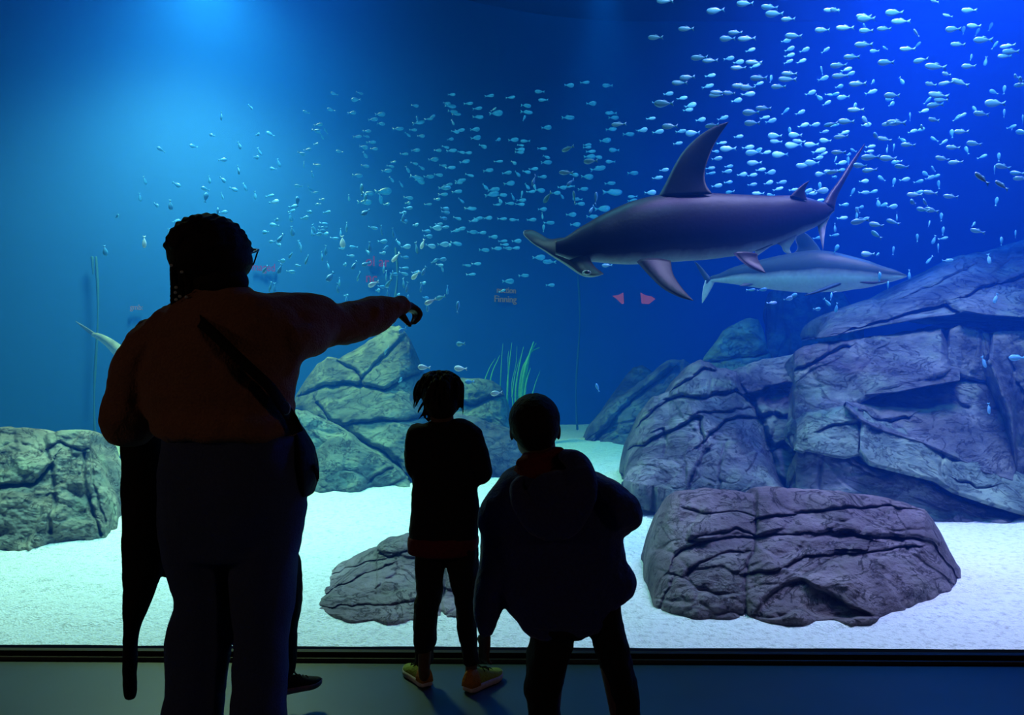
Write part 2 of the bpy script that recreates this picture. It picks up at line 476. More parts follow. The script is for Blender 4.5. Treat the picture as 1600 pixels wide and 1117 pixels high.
    for q in tb:
        dd = edgeD + thick * np.sin(min(q * 1.3, 1) * math.pi / 2) * (0.25 + 0.75 * np.sqrt(np.clip(1 - (2 * a - 1) ** 2, 0, 1)))
        z = zt + (zb - zt) * q ** 1.6
        xr = (xs - CX) / FOC * edgeD
        dd = dd + rough * 2 * vnoise(xr * 3, xr * 0 + q * 6, 0, seed + 21)
        # stay inside the sight cone of the outline
        rows.append(np.stack([xr, dd, z], -1))
    back = np.stack(rows, 0)
    V = np.concatenate([front.reshape(-1, 3), back.reshape(-1, 3)], 0)
    F = []
    ix = np.arange(R * N).reshape(R, N)
    F += np.stack([ix[:-1, :-1], ix[1:, :-1], ix[1:, 1:], ix[:-1, 1:]], -1).reshape(-1, 4).tolist()
    jb = np.concatenate([ix[0][None], (R * N + np.arange((Mb - 1) * N)).reshape(Mb - 1, N)], 0)
    F += np.stack([jb[:-1, :-1], jb[:-1, 1:], jb[1:, 1:], jb[1:, :-1]], -1).reshape(-1, 4).tolist()
    # foot plate
    fr, bk = ix[-1], jb[-1]
    F += np.stack([fr[:-1], bk[:-1], bk[1:], fr[1:]], -1).tolist()
    # side walls: fan between the front column and the back column
    for c in (0, N - 1):
        fcol = ix[:, c].tolist(); bcol = jb[:, c].tolist()
        loop = fcol + bcol[::-1][:-1]
        F.append(loop if c == 0 else loop[::-1])
    if REEF[0] is not None:
        o = mesh_obj('boulder', V.tolist(), F, mat or M_ROCK_G)
        parent_keep(o, REEF[0])
        tag(o, label)
    else:
        o = mesh_obj(name, V.tolist(), F, mat or M_ROCK_G)
        tag(o, label, 'rock', group)
    return o


REEF = [None]


# --- foreground boulder, right
rock('large low purple-grey boulder on white sand nearest the glass, split by a vertical crack',
     [(1003, 905), (1006, 870), (1015, 838), (1028, 805), (1045, 780), (1062, 767), (1100, 764), (1150, 767), (1178, 772), (1184, 762), (1200, 759), (1250, 763),
      (1300, 768), (1360, 773), (1410, 783), (1445, 797), (1458, 812), (1475, 843), (1495, 880), (1516, 908)],
     [(1003, 918), (1012, 930), (1022, 955), (1045, 960), (1070, 961), (1085, 964), (1120, 966), (1160, 964), (1175, 970), (1210, 973), (1255, 975), (1275, 971), (1300, 968), (1330, 974),
      (1360, 972), (1390, 958), (1420, 952), (1435, 944), (1480, 930), (1500, 918), (1516, 910)],
     4.75, None, 0.55, seed=3, mat=M_ROCK_B, N=300, M=190, side=0.22, sr=0.14, prof=1.3, rough=0.022, facet=0.05, fs=(100, 50), bury=0.10, toprnd=0.06, CS=0.5,
     cracks=[([(1180, 770), (1183, 800), (1181, 835), (1178, 865), (1168, 885), (1164, 920), (1163, 970)], 3.2, 0.10),
             ([(1184, 812), (1210, 806), (1260, 800), (1320, 795), (1390, 790), (1440, 795)], 2.6, 0.05, 0.035),
             ([(1075, 795), (1110, 803), (1150, 797), (1180, 806)], 3, 0.03, 0.02),
             ([(1078, 842), (1110, 832), (1150, 828), (1180, 835)], 3, 0.04, 0.03),
             ([(1050, 880), (1062, 858), (1100, 845), (1150, 838), (1178, 840)], 3, 0.04, 0.04),
             ([(1180, 838), (1240, 832), (1320, 832), (1360, 842), (1355, 856), (1310, 858)], 3, 0.03, 0.03),
             ([(1310, 834), (1380, 836), (1430, 838), (1460, 850), (1480, 880), (1505, 908)], 6, 0.08, 0.05),
             ([(1170, 895), (1210, 892), (1260, 870), (1330, 862), (1430, 852)], 3, 0.035, 0.035),
             ([(1145, 765), (1147, 800)], 2.2, 0.03),
             ([(1052, 895), (1070, 900), (1095, 880), (1140, 862), (1170, 862)], 3, 0.04, 0.02),
             ([(1055, 900), (1040, 925), (1030, 955)], 2.6, 0.05), ([(1258, 872), (1310, 880), (1330, 905)], 2.5, 0.02)])
# --- foreground boulder, centre
rock('low brown wedge-shaped boulder in the sand behind the child with dreadlocks',
     [(474, 941), (482, 925), (500, 903), (520, 890), (545, 878), (570, 866), (588, 857), (590, 850), (610, 843), (628, 840), (630, 838), (650, 836), (690, 840), (720, 850), (745, 868), (757, 900)],
     [(474, 943), (490, 946), (492, 952), (508, 957), (530, 963), (548, 971), (575, 969), (592, 969), (605, 973), (625, 970), (650, 966), (695, 965), (715, 962), (740, 950), (757, 925)],
     4.75, None, 0.45, seed=8, mat=M_ROCK_B, N=220, M=130, side=0.15, sr=0.16, prof=1.2, rough=0.025, facet=0.045, fs=(70, 36), bury=0.10, toprnd=0.05, CS=0.6,
     cracks=[([(490, 938), (530, 915), (570, 898), (605, 885)], 3, 0.04, 0.03), ([(510, 900), (560, 880), (600, 872)], 2.5, 0.02, 0.02),
             ([(584, 918), (600, 905), (618, 895), (630, 882)], 2.6, 0.04), ([(590, 858), (608, 870), (640, 862)], 3, 0.03, 0.03),
             ([(495, 950), (540, 945), (600, 945), (660, 935)], 3, 0.03, 0.02), ([(690, 870), (696, 900), (690, 940), (693, 960)], 3.0, 0.07)])
# --- left boulder
rock('rough tan boulder with fluted side at the end of the tank behind the hanging coat',
     [(-90, 690), (-40, 672), (0, 668), (35, 670), (55, 672), (68, 681), (74, 678), (90, 673), (125, 672), (140, 678), (143, 698), (158, 718), (170, 745), (183, 775), (190, 800)],
     [(-90, 862), (-40, 860), (0, 856), (30, 859), (60, 855), (75, 849), (110, 843), (140, 841), (165, 838), (172, 836), (183, 832), (186, 815), (190, 808)],
     6.1, None, 0.8, seed=12, mat=M_ROCK_L, N=220, M=180, side=0.35, sr=0.12, prof=1.6, rough=0.05, facet=0.05, fs=(60, 80), bury=0.12, toprnd=0.08,
     cracks=[([(-90, 770), (-30, 762), (0, 761), (40, 756), (62, 745), (76, 728)], 3.5, 0.10, 0.10), ([(68, 680), (72, 705), (82, 735), (84, 780), (75, 830)], 4, 0.08),
             ([(132, 705), (133, 750), (140, 790), (158, 836)], 3, 0.09), ([(140, 700), (146, 745), (153, 790), (165, 820)], 2.4, 0.05),
             ([(168, 745), (178, 790), (176, 828)], 3, 0.06), ([(78, 700), (95, 692), (125, 700), (140, 698)], 3, 0.03, 0.03), ([(0, 700), (30, 690), (60, 705), (74, 715)], 4, 0.03, -0.03)])
# --- centre-back reef, one formation
REEF[0] = tag(empty('rock_formation', (-1.3, 8.8, 0.2)), 'hazy teal rock formation with a tall peak behind the child with dreadlocks', 'rock formation')
rock('tall hazy teal boulder peaking below the pointing hand',
     [(455, 640), (462, 618), (480, 590), (496, 567), (512, 558), (530, 560), (536, 555), (560, 545), (590, 522), (612, 507), (624, 508), (640, 530), (655, 565), (664, 590), (690, 640)],
     [(455, 762), (500, 762), (560, 755), (620, 748), (690, 735)],
     9.4, 7.9, 1.0, seed=21, mat=M_ROCK_T, N=240, M=220, side=0.3, sr=0.18, prof=1.1, rough=0.045, facet=0.05, fs=(80, 60), bury=0.2, toprnd=0.16,
     cracks=[([(530, 563), (555, 582), (566, 592), (566, 602)], 3, 0.10, 0.06), ([(566, 592), (590, 565), (620, 535), (634, 522)], 3, 0.08, 0.05),
             ([(470, 615), (520, 600), (566, 600), (600, 608), (640, 590), (660, 580)], 3.4, 0.12, 0.10), ([(497, 630), (515, 655), (540, 665), (600, 655), (670, 652)], 3.5, 0.10, 0.06),
             ([(462, 640), (500, 655), (540, 672), (590, 700), (640, 740)], 6, 0.14, 0.10)])
rock('rounded teal boulder at the foot of the tall peak',
     [(478, 742), (486, 712), (500, 690), (515, 679), (530, 680), (560, 694), (600, 716), (630, 735), (645, 755)],
     [(478, 765), (500, 768), (530, 766), (560, 764), (580, 757), (610, 756), (632, 760), (645, 762)],
     8.0, None, 0.7, seed=23, mat=M_ROCK_T, N=150, M=110, side=0.2, sr=0.25, prof=1.4, rough=0.05, facet=0.05, fs=(50, 35),
     cracks=[([(575, 757), (590, 738), (612, 732)], 3, 0.06)])
rock('sloping teal boulder under the sleeve beside the cross-body bag',
     [(452, 660), (462, 640), (480, 642), (510, 655), (545, 676), (575, 700)],
     [(452, 765), (500, 765), (575, 750)], 8.1, 7.7, 0.5, seed=24, mat=M_ROCK_T, N=110, M=90, side=0.15, rough=0.04, facet=0.04, fs=(50, 35))
rock('flat-topped hazy boulder with a green band behind the dreadlocked head',
     [(655, 640), (690, 600), (712, 590), (740, 590), (770, 594), (782, 605), (792, 625), (800, 650), (812, 690)],
     [(655, 740), (700, 744), (760, 742), (812, 735)], 9.6, 9.0, 0.9, seed=25, mat=M_ROCK_T, N=160, M=120, side=0.2, sr=0.2, prof=1.2, rough=0.04, facet=0.05, fs=(80, 50), toprnd=0.15,
     cracks=[([(700, 636), (740, 630), (785, 615)], 4, 0.10, 0.08)])
rock('long low hazy ledge sloping to the sand behind both children',
     [(640, 680), (680, 645), (715, 645), (760, 658), (800, 672), (830, 700), (850, 730)],
     [(640, 750), (700, 752), (750, 746), (800, 738), (850, 734)], 9.0, None, 0.7, seed=26, mat=M_ROCK_G, N=160, M=100, side=0.2, sr=0.25, prof=1.3, rough=0.04, facet=0.05, fs=(80, 40))
REEF[0] = None
# --- far right reef, hazy
rock('hazy dark slope of rock at the far end of the sand channel',
     [(912, 690), (920, 665), (950, 632), (985, 610), (1015, 585), (1045, 562), (1068, 560), (1085, 572), (1120, 600)],
     [(912, 692), (940, 696), (980, 697), (1040, 698), (1120, 698)], 11.2, None, 1.0, seed=31, mat=M_ROCK_G, N=140, M=110, side=0.3, prof=1.2, rough=0.05, facet=0.10, fs=(70, 26), skew=-0.65, toprnd=0.2,
     cracks=[([(935, 680), (985, 625), (1050, 575)], 4, 0.15, 0.12)])
rock('faint pointed rock farthest back above the sand channel',
     [(930, 660), (950, 625), (975, 590), (990, 573), (1005, 570), (1018, 580), (1035, 610)], [(930, 672), (1035, 672)], 13.1, 12.7, 0.6, seed=32, bury=0.6, mat=M_ROCK_G, N=90, M=80, side=0.2, rough=0.06, facet=0.10, fs=(40, 24), skew=-0.5)
rock('smooth blue-green boulder standing alone against the dark water under the second shark\'s tail',
     [(1092, 575), (1100, 556), (1118, 535), (1130, 518), (1150, 504), (1172, 497), (1185, 499), (1193, 515), (1198, 540), (1206, 560)],
     [(1092, 600), (1206, 600)], 9.7, 9.5, 0.5, seed=33, bury=1.0, mat=M_ROCK_T, N=120, M=100, side=0.25, sr=0.3, prof=1.6, rough=0.05, facet=0.05, fs=(50, 60), toprnd=0.2,
     cracks=[([(1095, 565), (1130, 560), (1200, 552)], 4, 0.08, 0.05)])
rock('very faint blue rock wall rising behind the reef below the second shark',
     [(1198, 480), (1204, 455), (1230, 446), (1262, 452), (1290, 450), (1318, 456), (1332, 480), (1350, 500)],
     [(1198, 600), (1350, 600)], 12.2, 11.9, 0.8, seed=34, bury=1.2, mat=M_ROCK_G, N=120, M=90, side=0.2, rough=0.06, facet=0.10, fs=(26, 120))
# --- right reef, stacked blocks of one formation
REEF[0] = tag(empty('rock_reef', (3.6, 7.2, 0.2)), 'big grey-lilac reef of stacked cracked slabs rising to the right edge behind the sharks', 'rock formation')
rock('creased left shoulder of the big reef with many rounded yellow-green lobes',
     [(974, 745), (976, 715), (982, 690), (1005, 640), (1020, 622), (1045, 610), (1056, 590), (1075, 570), (1095, 562), (1112, 568), (1120, 575), (1135, 576), (1150, 582), (1160, 605), (1180, 640), (1205, 690), (1225, 750)],
     [(974, 750), (1000, 756), (1020, 760), (1040, 764), (1060, 766), (1110, 766), (1160, 768), (1225, 765)],
     7.6, 6.35, 0.9, seed=41, mat=M_ROCK_G, N=280, M=230, side=0.3, sr=0.16, prof=1.1, rough=0.035, facet=0.055, fs=(48, 30), skew=-0.4, bury=0.2, toprnd=0.14,
     cracks=[([(985, 700), (1030, 682), (1060, 665), (1085, 650), (1095, 655), (1098, 680)], 3, 0.10, 0.10), ([(1000, 660), (1040, 625), (1065, 618), (1105, 618), (1150, 610), (1165, 625)], 3, 0.10, 0.10),
             ([(1098, 688), (1125, 665), (1150, 650), (1175, 652)], 3, 0.10, 0.09), ([(1052, 608), (1075, 590), (1098, 578), (1115, 576)], 3, 0.08, 0.06),
             ([(1038, 668), (1040, 690), (1035, 710)], 3, 0.06), ([(1090, 645), (1110, 645), (1155, 640), (1170, 638)], 2.6, 0.05, 0.04), ([(1110, 576), (1110, 612)], 2.4, 0.05), ([(1138, 585), (1140, 608)], 2.4, 0.05),
             ([(1105, 700), (1085, 735), (1075, 764)], 3.5, 0.08, 0.04), ([(1135, 690), (1125, 730), (1120, 765)], 3, 0.06)])
rock('recessed middle of the big reef between the lobed shoulder and the overhang',
     [(1120, 590), (1150, 576), (1190, 562), (1230, 554), (1260, 548), (1290, 545)],
     [(1120, 770), (1180, 775), (1240, 775), (1290, 775)], 7.9, 6.9, 0.8, seed=42, mat=M_ROCK_G, N=170, M=190, side=0.1, prof=1.0, rough=0.045, facet=0.09, fs=(60, 38), bury=0.2,
     cracks=[([(1165, 620), (1200, 608), (1238, 600)], 4, 0.12, 0.10), ([(1185, 650), (1215, 648), (1250, 650)], 4, 0.12, 0.10), ([(1170, 620), (1190, 655), (1205, 700), (1220, 760)], 5, 0.16, 0.08), ([(1205, 700), (1245, 690)], 4, 0.1, 0.06)])
rock('long grey slab second from the top of the big reef, stained green at its blunt end',
     [(1238, 600), (1241, 550), (1256, 540), (1300, 532), (1350, 527), (1400, 521), (1470, 513), (1480, 535), (1486, 560)],
     [(1238, 672), (1250, 660), (1290, 645), (1330, 628), (1380, 605), (1430, 594), (1486, 575)],
     7.3, 6.8, 0.9, seed=43, mat=M_ROCK_G, N=230, M=150, side=0.14, sr=0.07, prof=0.9, rough=0.03, facet=0.035, fs=(120, 60), skew=-0.35, bury=0.05, toprnd=0.16,
     cracks=[([(1242, 580), (1275, 562), (1295, 553), (1325, 540)], 2.6, 0.09, 0.05), ([(1294, 532), (1295, 553)], 2.4, 0.06), ([(1238, 672), (1262, 645), (1280, 610), (1270, 580)], 6, 0.02)])
rock('top slab of the big reef, long sloping purple-grey block with a deep shadow gap below',
     [(1274, 528), (1280, 510), (1292, 494), (1310, 486), (1345, 472), (1362, 466), (1372, 470), (1400, 452), (1440, 432), (1475, 414), (1500, 400), (1520, 396), (1560, 390), (1575, 388), (1580, 380), (1640, 365), (1720, 352)],
     [(1274, 530), (1310, 524), (1350, 514), (1400, 505), (1450, 496), (1490, 492), (1510, 486), (1540, 492), (1600, 496), (1720, 490)],
     8.2, 7.25, 1.3, seed=44, mat=M_ROCK_G, N=320, M=170, side=0.35, sr=0.07, prof=0.9, rough=0.03, facet=0.04, fs=(150, 46), skew=-0.38, bury=-0.015, toprnd=0.16,
     cracks=[([(1420, 462), (1470, 440), (1510, 418)], 2.4, 0.05, 0.03), ([(1510, 460), (1560, 442), (1600, 430), (1700, 410)], 3.0, 0.08, 0.06),
             ([(1362, 468), (1372, 480)], 2.5, 0.05), ([(1385, 488), (1395, 505)], 2.5, 0.05), ([(1330, 515), (1390, 498), (1440, 482), (1480, 476), (1510, 492)], 6, 0.10, 0.16)])
rock('shaded rock filling the gap behind the upright blocks of the big reef',
     [(1340, 545), (1400, 520), (1480, 505), (1560, 500), (1640, 500), (1720, 505)], [(1340, 790), (1450, 800), (1720, 830)],
     8.5, 7.9, 0.5, seed=45, mat=M_ROCK_G, N=120, M=120, side=0.1, prof=1.0, rough=0.05, facet=0.10, fs=(60, 60), bury=0.2)
rock('upright block with a pale rib under the top slab of the big reef',
     [(1478, 540), (1484, 514), (1500, 508), (1530, 510), (1545, 520), (1556, 560), (1562, 590)],
     [(1478, 552), (1490, 572), (1505, 585), (1530, 592), (1562, 600)],
     7.35, 7.1, 0.5, seed=46, mat=M_ROCK_G, N=100, M=110, side=0.12, sr=0.2, prof=1.0, rough=0.03, facet=0.04, fs=(30, 80), bury=0.02, cracks=[([(1533, 520), (1533, 550), (1540, 575)], 3, 0.06)])
rock('right-hand column of pale blocks at the end of the big reef',
     [(1546, 540), (1552, 520), (1575, 516), (1620, 515), (1720, 512)], [(1546, 560), (1560, 595), (1580, 650), (1590, 740), (1600, 765), (1720, 770)],
     7.3, 6.7, 0.6, seed=47, mat=M_ROCK_G, N=150, M=170, side=0.10, sr=0.06, prof=1.0, rough=0.03, facet=0.06, fs=(60, 60), bury=0.02,
     cracks=[([(1575, 560), (1590, 600), (1600, 640)], 3, 0.08), ([(1580, 600), (1640, 596)], 3, 0.05), ([(1590, 700), (1650, 696)], 3, 0.05)])
rock('thin pale ledge wedged between two big slabs of the reef',
     [(1352, 608), (1380, 600), (1430, 580), (1450, 572), (1480, 570), (1500, 575)], [(1352, 616), (1400, 612), (1450, 602), (1500, 594)],
     6.95, 6.75, 0.4, seed=48, mat=M_ROCK_G, N=110, M=40, side=0.1, sr=0.15, prof=1.0, rough=0.02, facet=0.02, fs=(50, 20), bury=0.01)
rock('big smooth dark slab in the middle of the reef with a small pocket in its face',
     [(1322, 618), (1340, 613), (1400, 609), (1450, 606), (1470, 600), (1510, 592), (1530, 594), (1560, 608), (1578, 630), (1586, 660), (1590, 700)],
     [(1322, 632), (1345, 655), (1380, 672), (1440, 690), (1490, 712), (1540, 738), (1590, 752)],
     7.1, 6.45, 0.7, seed=49, mat=M_ROCK_G, N=230, M=160, side=0.12, sr=0.07, prof=0.9, rough=0.025, facet=0.02, fs=(160, 120), bury=0.02, toprnd=0.14,
     cracks=[([(1488, 622), (1498, 632), (1512, 637)], 4.5, 0.07), ([(1345, 640), (1365, 655), (1395, 660), (1415, 652)], 3.5, 0.09, 0.05), ([(1550, 640), (1585, 640)], 2.5, 0.03)])
rock('squared pale green block left of the diagonal slab on the big reef',
     [(1241, 680), (1245, 660), (1262, 645), (1300, 638), (1322, 632), (1340, 634), (1345, 660), (1347, 700)],
     [(1241, 700), (1255, 705), (1262, 702), (1290, 708), (1320, 714), (1347, 708)],
     6.65, 6.3, 0.6, seed=50, mat=M_ROCK_T, N=130, M=100, side=0.10, sr=0.12, prof=1.0, rough=0.03, facet=0.03, fs=(60, 50), bury=0.02, toprnd=0.12,
     cracks=[([(1285, 672), (1310, 665), (1342, 660)], 2.5, 0.05, 0.03)])
rock('long diagonal slab with white patches running down to the sand on the big reef',
     [(1344, 650), (1350, 642), (1368, 655), (1400, 664), (1440, 676), (1475, 695), (1487, 706), (1520, 710), (1560, 724), (1600, 742), (1680, 770)],
     [(1344, 700), (1360, 722), (1400, 732), (1440, 742), (1465, 748), (1490, 765), (1540, 782), (1600, 800), (1680, 806)],
     6.6, 6.15, 0.7, seed=51, mat=M_ROCK_T, N=250, M=120, side=0.10, sr=0.06, prof=1.0, rough=0.03, facet=0.035, fs=(90, 40), skew=0.4, bury=0.03, toprnd=0.14,
     cracks=[([(1480, 700), (1470, 720), (1472, 746)], 3, 0.08), ([(1500, 752), (1525, 762), (1550, 758)], 3, 0.06, 0.03)])
rock('smooth sloping base of the big reef meeting the sand behind the purple-grey boulder',
     [(1243, 740), (1246, 705), (1262, 700), (1300, 709), (1330, 712), (1362, 735), (1400, 738), (1450, 752), (1480, 775), (1520, 788), (1580, 800), (1660, 804)],
     [(1243, 800), (1300, 806), (1400, 812), (1480, 812), (1510, 814), (1540, 811), (1570, 815), (1600, 812), (1660, 812)],
     6.35, None, 0.7, seed=52, mat=M_ROCK_G, N=250, M=120, side=0.10, sr=0.08, prof=1.0, rough=0.03, facet=0.04, fs=(110, 40), skew=0.5, bury=0.12, toprnd=0.12,
     cracks=[([(1283, 712), (1281, 760), (1282, 800)], 3.5, 0.04), ([(1322, 715), (1360, 742)], 3, 0.04, 0.03)])
REEF[0] = None
# ------------------------------------------------------------------ sharks
def shark_mat(name, back, belly, rough=0.45):
    m, nt, out = mat_new(name)
    b = nt.nodes.new('ShaderNodeBsdfPrincipled'); b.inputs['Roughness'].default_value = rough; b.inputs['Specular IOR Level'].default_value = 0.12
    at = nt.nodes.new('ShaderNodeAttribute'); at.attribute_name = 'belly'
    tc = nt.nodes.new('ShaderNodeTexCoord')
    n = nt.nodes.new('ShaderNodeTexNoise'); n.inputs['Scale'].default_value = 5; n.inputs['Detail'].default_value = 6
    L(nt, tc.outputs['Object'], n.inputs['Vector'])
    ma = nt.nodes.new('ShaderNodeMath'); ma.operation = 'MULTIPLY_ADD'; ma.inputs[1].default_value = 0.22; 
    L(nt, n.outputs['Fac'], ma.inputs[0]); L(nt, at.outputs['Fac'], ma.inputs[2])
    r = nt.nodes.new('ShaderNodeValToRGB'); e = r.color_ramp.elements
    e[0].position = 0.45; e[0].color = (*back, 1); e[1].position = 0.75; e[1].color = (*belly, 1)
    L(nt, ma.outputs[0], r.inputs['Fac'])
    n2 = nt.nodes.new('ShaderNodeTexNoise'); n2.inputs['Scale'].default_value = 40; n2.inputs['Detail'].default_value = 5
    L(nt, tc.outputs['Object'], n2.inputs['Vector'])
    mu = nt.nodes.new('ShaderNodeMix'); mu.data_type = 'RGBA'; mu.blend_type = 'MULTIPLY'; mu.inputs[0].default_value = 0.35
    L(nt, r.outputs['Color'], mu.inputs[6]); L(nt, n2.outputs['Fac'], mu.inputs[7]); L(nt, mu.outputs[2], b.inputs['Base Color'])
    bp = nt.nodes.new('ShaderNodeBump'); bp.inputs['Strength'].default_value = 0.12; bp.inputs['Distance'].default_value = 0.01
    L(nt, n2.outputs['Fac'], bp.inputs['Height']); L(nt, bp.outputs['Normal'], b.inputs['Normal'])
    L(nt, b.outputs['BSDF'], out.inputs['Surface'])
    return m


def set_belly(o, vals):
    a = o.data.attributes.new('belly', 'FLOAT', 'POINT')
    a.data.foreach_set('value', np.asarray(vals, float))


def resamp(pts, n):
    """smooth resampling of a polyline of tuples, by arc length, with Catmull-Rom"""
    p = np.asarray(pts, float)
    if len(p) < 2: return p
    ext = np.vstack([2 * p[0] - p[1], p, 2 * p[-1] - p[-2]])
    seg = np.r_[0, np.cumsum(np.linalg.norm(np.diff(p, axis=0), axis=1))]
    q = np.linspace(0, seg[-1], n)
    outp = []
    for s in q:
        k = min(np.searchsorted(seg, s, side='right') - 1, len(p) - 2)
        t = (s - seg[k]) / max(seg[k + 1] - seg[k], 1e-9)
        a, b_, c, d = ext[k], ext[k + 1], ext[k + 2], ext[k + 3]
        outp.append(0.5 * ((2 * b_) + (-a + c) * t + (2 * a - 5 * b_ + 4 * c - d) * t * t + (-a + 3 * b_ - 3 * c + d) * t ** 3))
    return np.array(outp)


def loft_body(name, secs, width, mat, n=90, m=36, power=2.0, roll=0.0, bellyfn=None, parent=None):
    """secs: (px, top_py, bot_py, D, width_ratio); closed fish-like body; cross-sections are ellipses whose tall
    axis leans towards the camera by `roll`"""
    s = resamp(secs, n)
    V = []; bel = []
    for i, (px, ty, by, D, wr) in enumerate(s):
        c = P(px, (ty + by) / 2, D); h = abs(by - ty) / 2 / FOC * D
        w = h * wr * width
        for k in range(m):
            a = 2 * math.pi * k / m
            ca, sa = math.cos(a), math.sin(a)
            up = sa * h; sd = ca * w
            # sharks are flatter below
            yy = -sd * math.cos(roll) + up * math.sin(roll) * 0.3
            V.append(c + Vector((0, yy, up)))
            bel.append(bellyfn(i / (n - 1), sa, ca) if bellyfn else 0.5 - 0.5 * sa)
    F = []
    for i in range(n - 1):
        for k in range(m):
            a, b_ = i * m + k, i * m + (k + 1) % m
            F.append((a, b_, b_ + m, a + m))
    F.append(tuple(range(m))[::-1]); F.append(tuple((n - 1) * m + k for k in range(m)))
    o = mesh_obj(name, V, F, mat, parent)
    set_belly(o, bel)
    fix_normals(o)
    return o


def fin(name, base_a, base_b, tip, lead, trail, mat, thick=0.03, parent=None, belly=0.0, n=22, m=14, tipw=0.06):
    """a fin: base chord from base_a (front) to base_b (rear), leading edge through the points `lead` to the tip,
    trailing edge through `trail`; every point is (px, py, D). Airfoil thickness falls to nothing at the tip."""
    la = resamp([base_a] + list(lead) + [tip], n); tb = resamp([base_b] + list(trail) + [tip], n)
    V = []; bel = []
    pts = []
    for i in range(n):
        a = P(*la[i]); b_ = P(*tb[i]); pts.append((a, b_))
    nrm = (P(*base_b) - P(*base_a)).cross(P(*tip) - P(*base_a)).normalized()
    for i, (a, b_) in enumerate(pts):
        f = i / (n - 1)
        th = thick * (1 - f) ** 0.7 + 0.0015
        for side in (1, -1):
            for k in range(m):
                u = k / (m - 1)
                prof = math.sqrt(u) * (1 - u) * 2.6
                V.append(a.lerp(b_, u) + nrm * (side * th * prof * 0.5))
                bel.append(belly)
    F = []
    R = 2 * m
    for i in range(n - 1):
        for sgn in (0, 1):
            for k in range(m - 1):
                p = i * R + sgn * m + k
                q = (p, p + 1, p + 1 + R, p + R)
                F.append(q if sgn else q[::-1])
        # edges
        F.append((i * R, i * R + m, (i + 1) * R + m, (i + 1) * R))
        F.append((i * R + m - 1, (i + 1) * R + m - 1, (i + 1) * R + 2 * m - 1, i * R + 2 * m - 1))
    for b0 in (0, (n - 1) * R):
        F.append(tuple(b0 + k for k in range(m)) + tuple(b0 + m + k for k in range(m - 1, -1, -1)))
    o = mesh_obj(name, V, F, mat)
    set_belly(o, bel)
    fix_normals(o)
    if parent: parent_keep(o, parent)
    return o


M_HAM = shark_mat('hammerhead_skin', (0.017, 0.014, 0.024), (0.34, 0.38, 0.42))
M_FIN_D = shark_mat('dark_fin_skin', (0.012, 0.016, 0.018), (0.1, 0.1, 0.1))
M_SHK = shark_mat('bronze_shark_skin', (0.018, 0.040, 0.050), (0.55, 0.60, 0.60))
M_EYE = simple('shark_eye', (0.01, 0.01, 0.012), 0.15, spec=0.8)
M_EYE_RIM = simple('pale_eye_ring', (0.35, 0.4, 0.42), 0.3)
M_MOUTH = simple('mouth_line', (0.02, 0.02, 0.02), 0.7)

HD = 5.35
ham = tag(empty('hammerhead_shark', P(1060, 350, HD)), 'large grey hammerhead shark with a tall curved dorsal fin gliding before the fish school', 'shark')


def ham_belly(f, sa, ca):
    # pale underside that climbs a little towards the tail
    return 0.36 - 0.75 * (sa + 0.72) * 1.0 + 0.10 * max(0, f - 0.75) * 4


def sect(lst, D0, D1, wr):
    x0, x1 = lst[0][0], lst[-1][0]
    return [(x, t, b_, D0 + (D1 - D0) * (x - x0) / (x1 - x0), wr(i / (len(lst) - 1)) if callable(wr) else wr) for i, (x, t, b_) in enumerate(lst)]


body = loft_body('body', sect([(868, 376, 398), (880, 372, 402), (890, 366, 406), (906, 355, 408), (920, 347, 409), (934, 338.5, 410), (961, 325, 412.5), (988, 314, 413.5), (1028, 304, 411),
                               (1060, 301, 409), (1104, 301, 406), (1135, 302.5, 402), (1160, 303.6, 398), (1201, 305.5, 386), (1236, 305, 373), (1259, 308, 362), (1279, 314, 352), (1290, 317, 344), (1299, 321, 334), (1303, 324, 331)],
                              5.2, 5.75, lambda f: 0.9 if f > 0.3 else 1.0 - 0.3 * (0.3 - f) / 0.3), 0.82, M_HAM, n=150, m=56, roll=0.25, bellyfn=ham_belly)
parent_keep(body, ham)


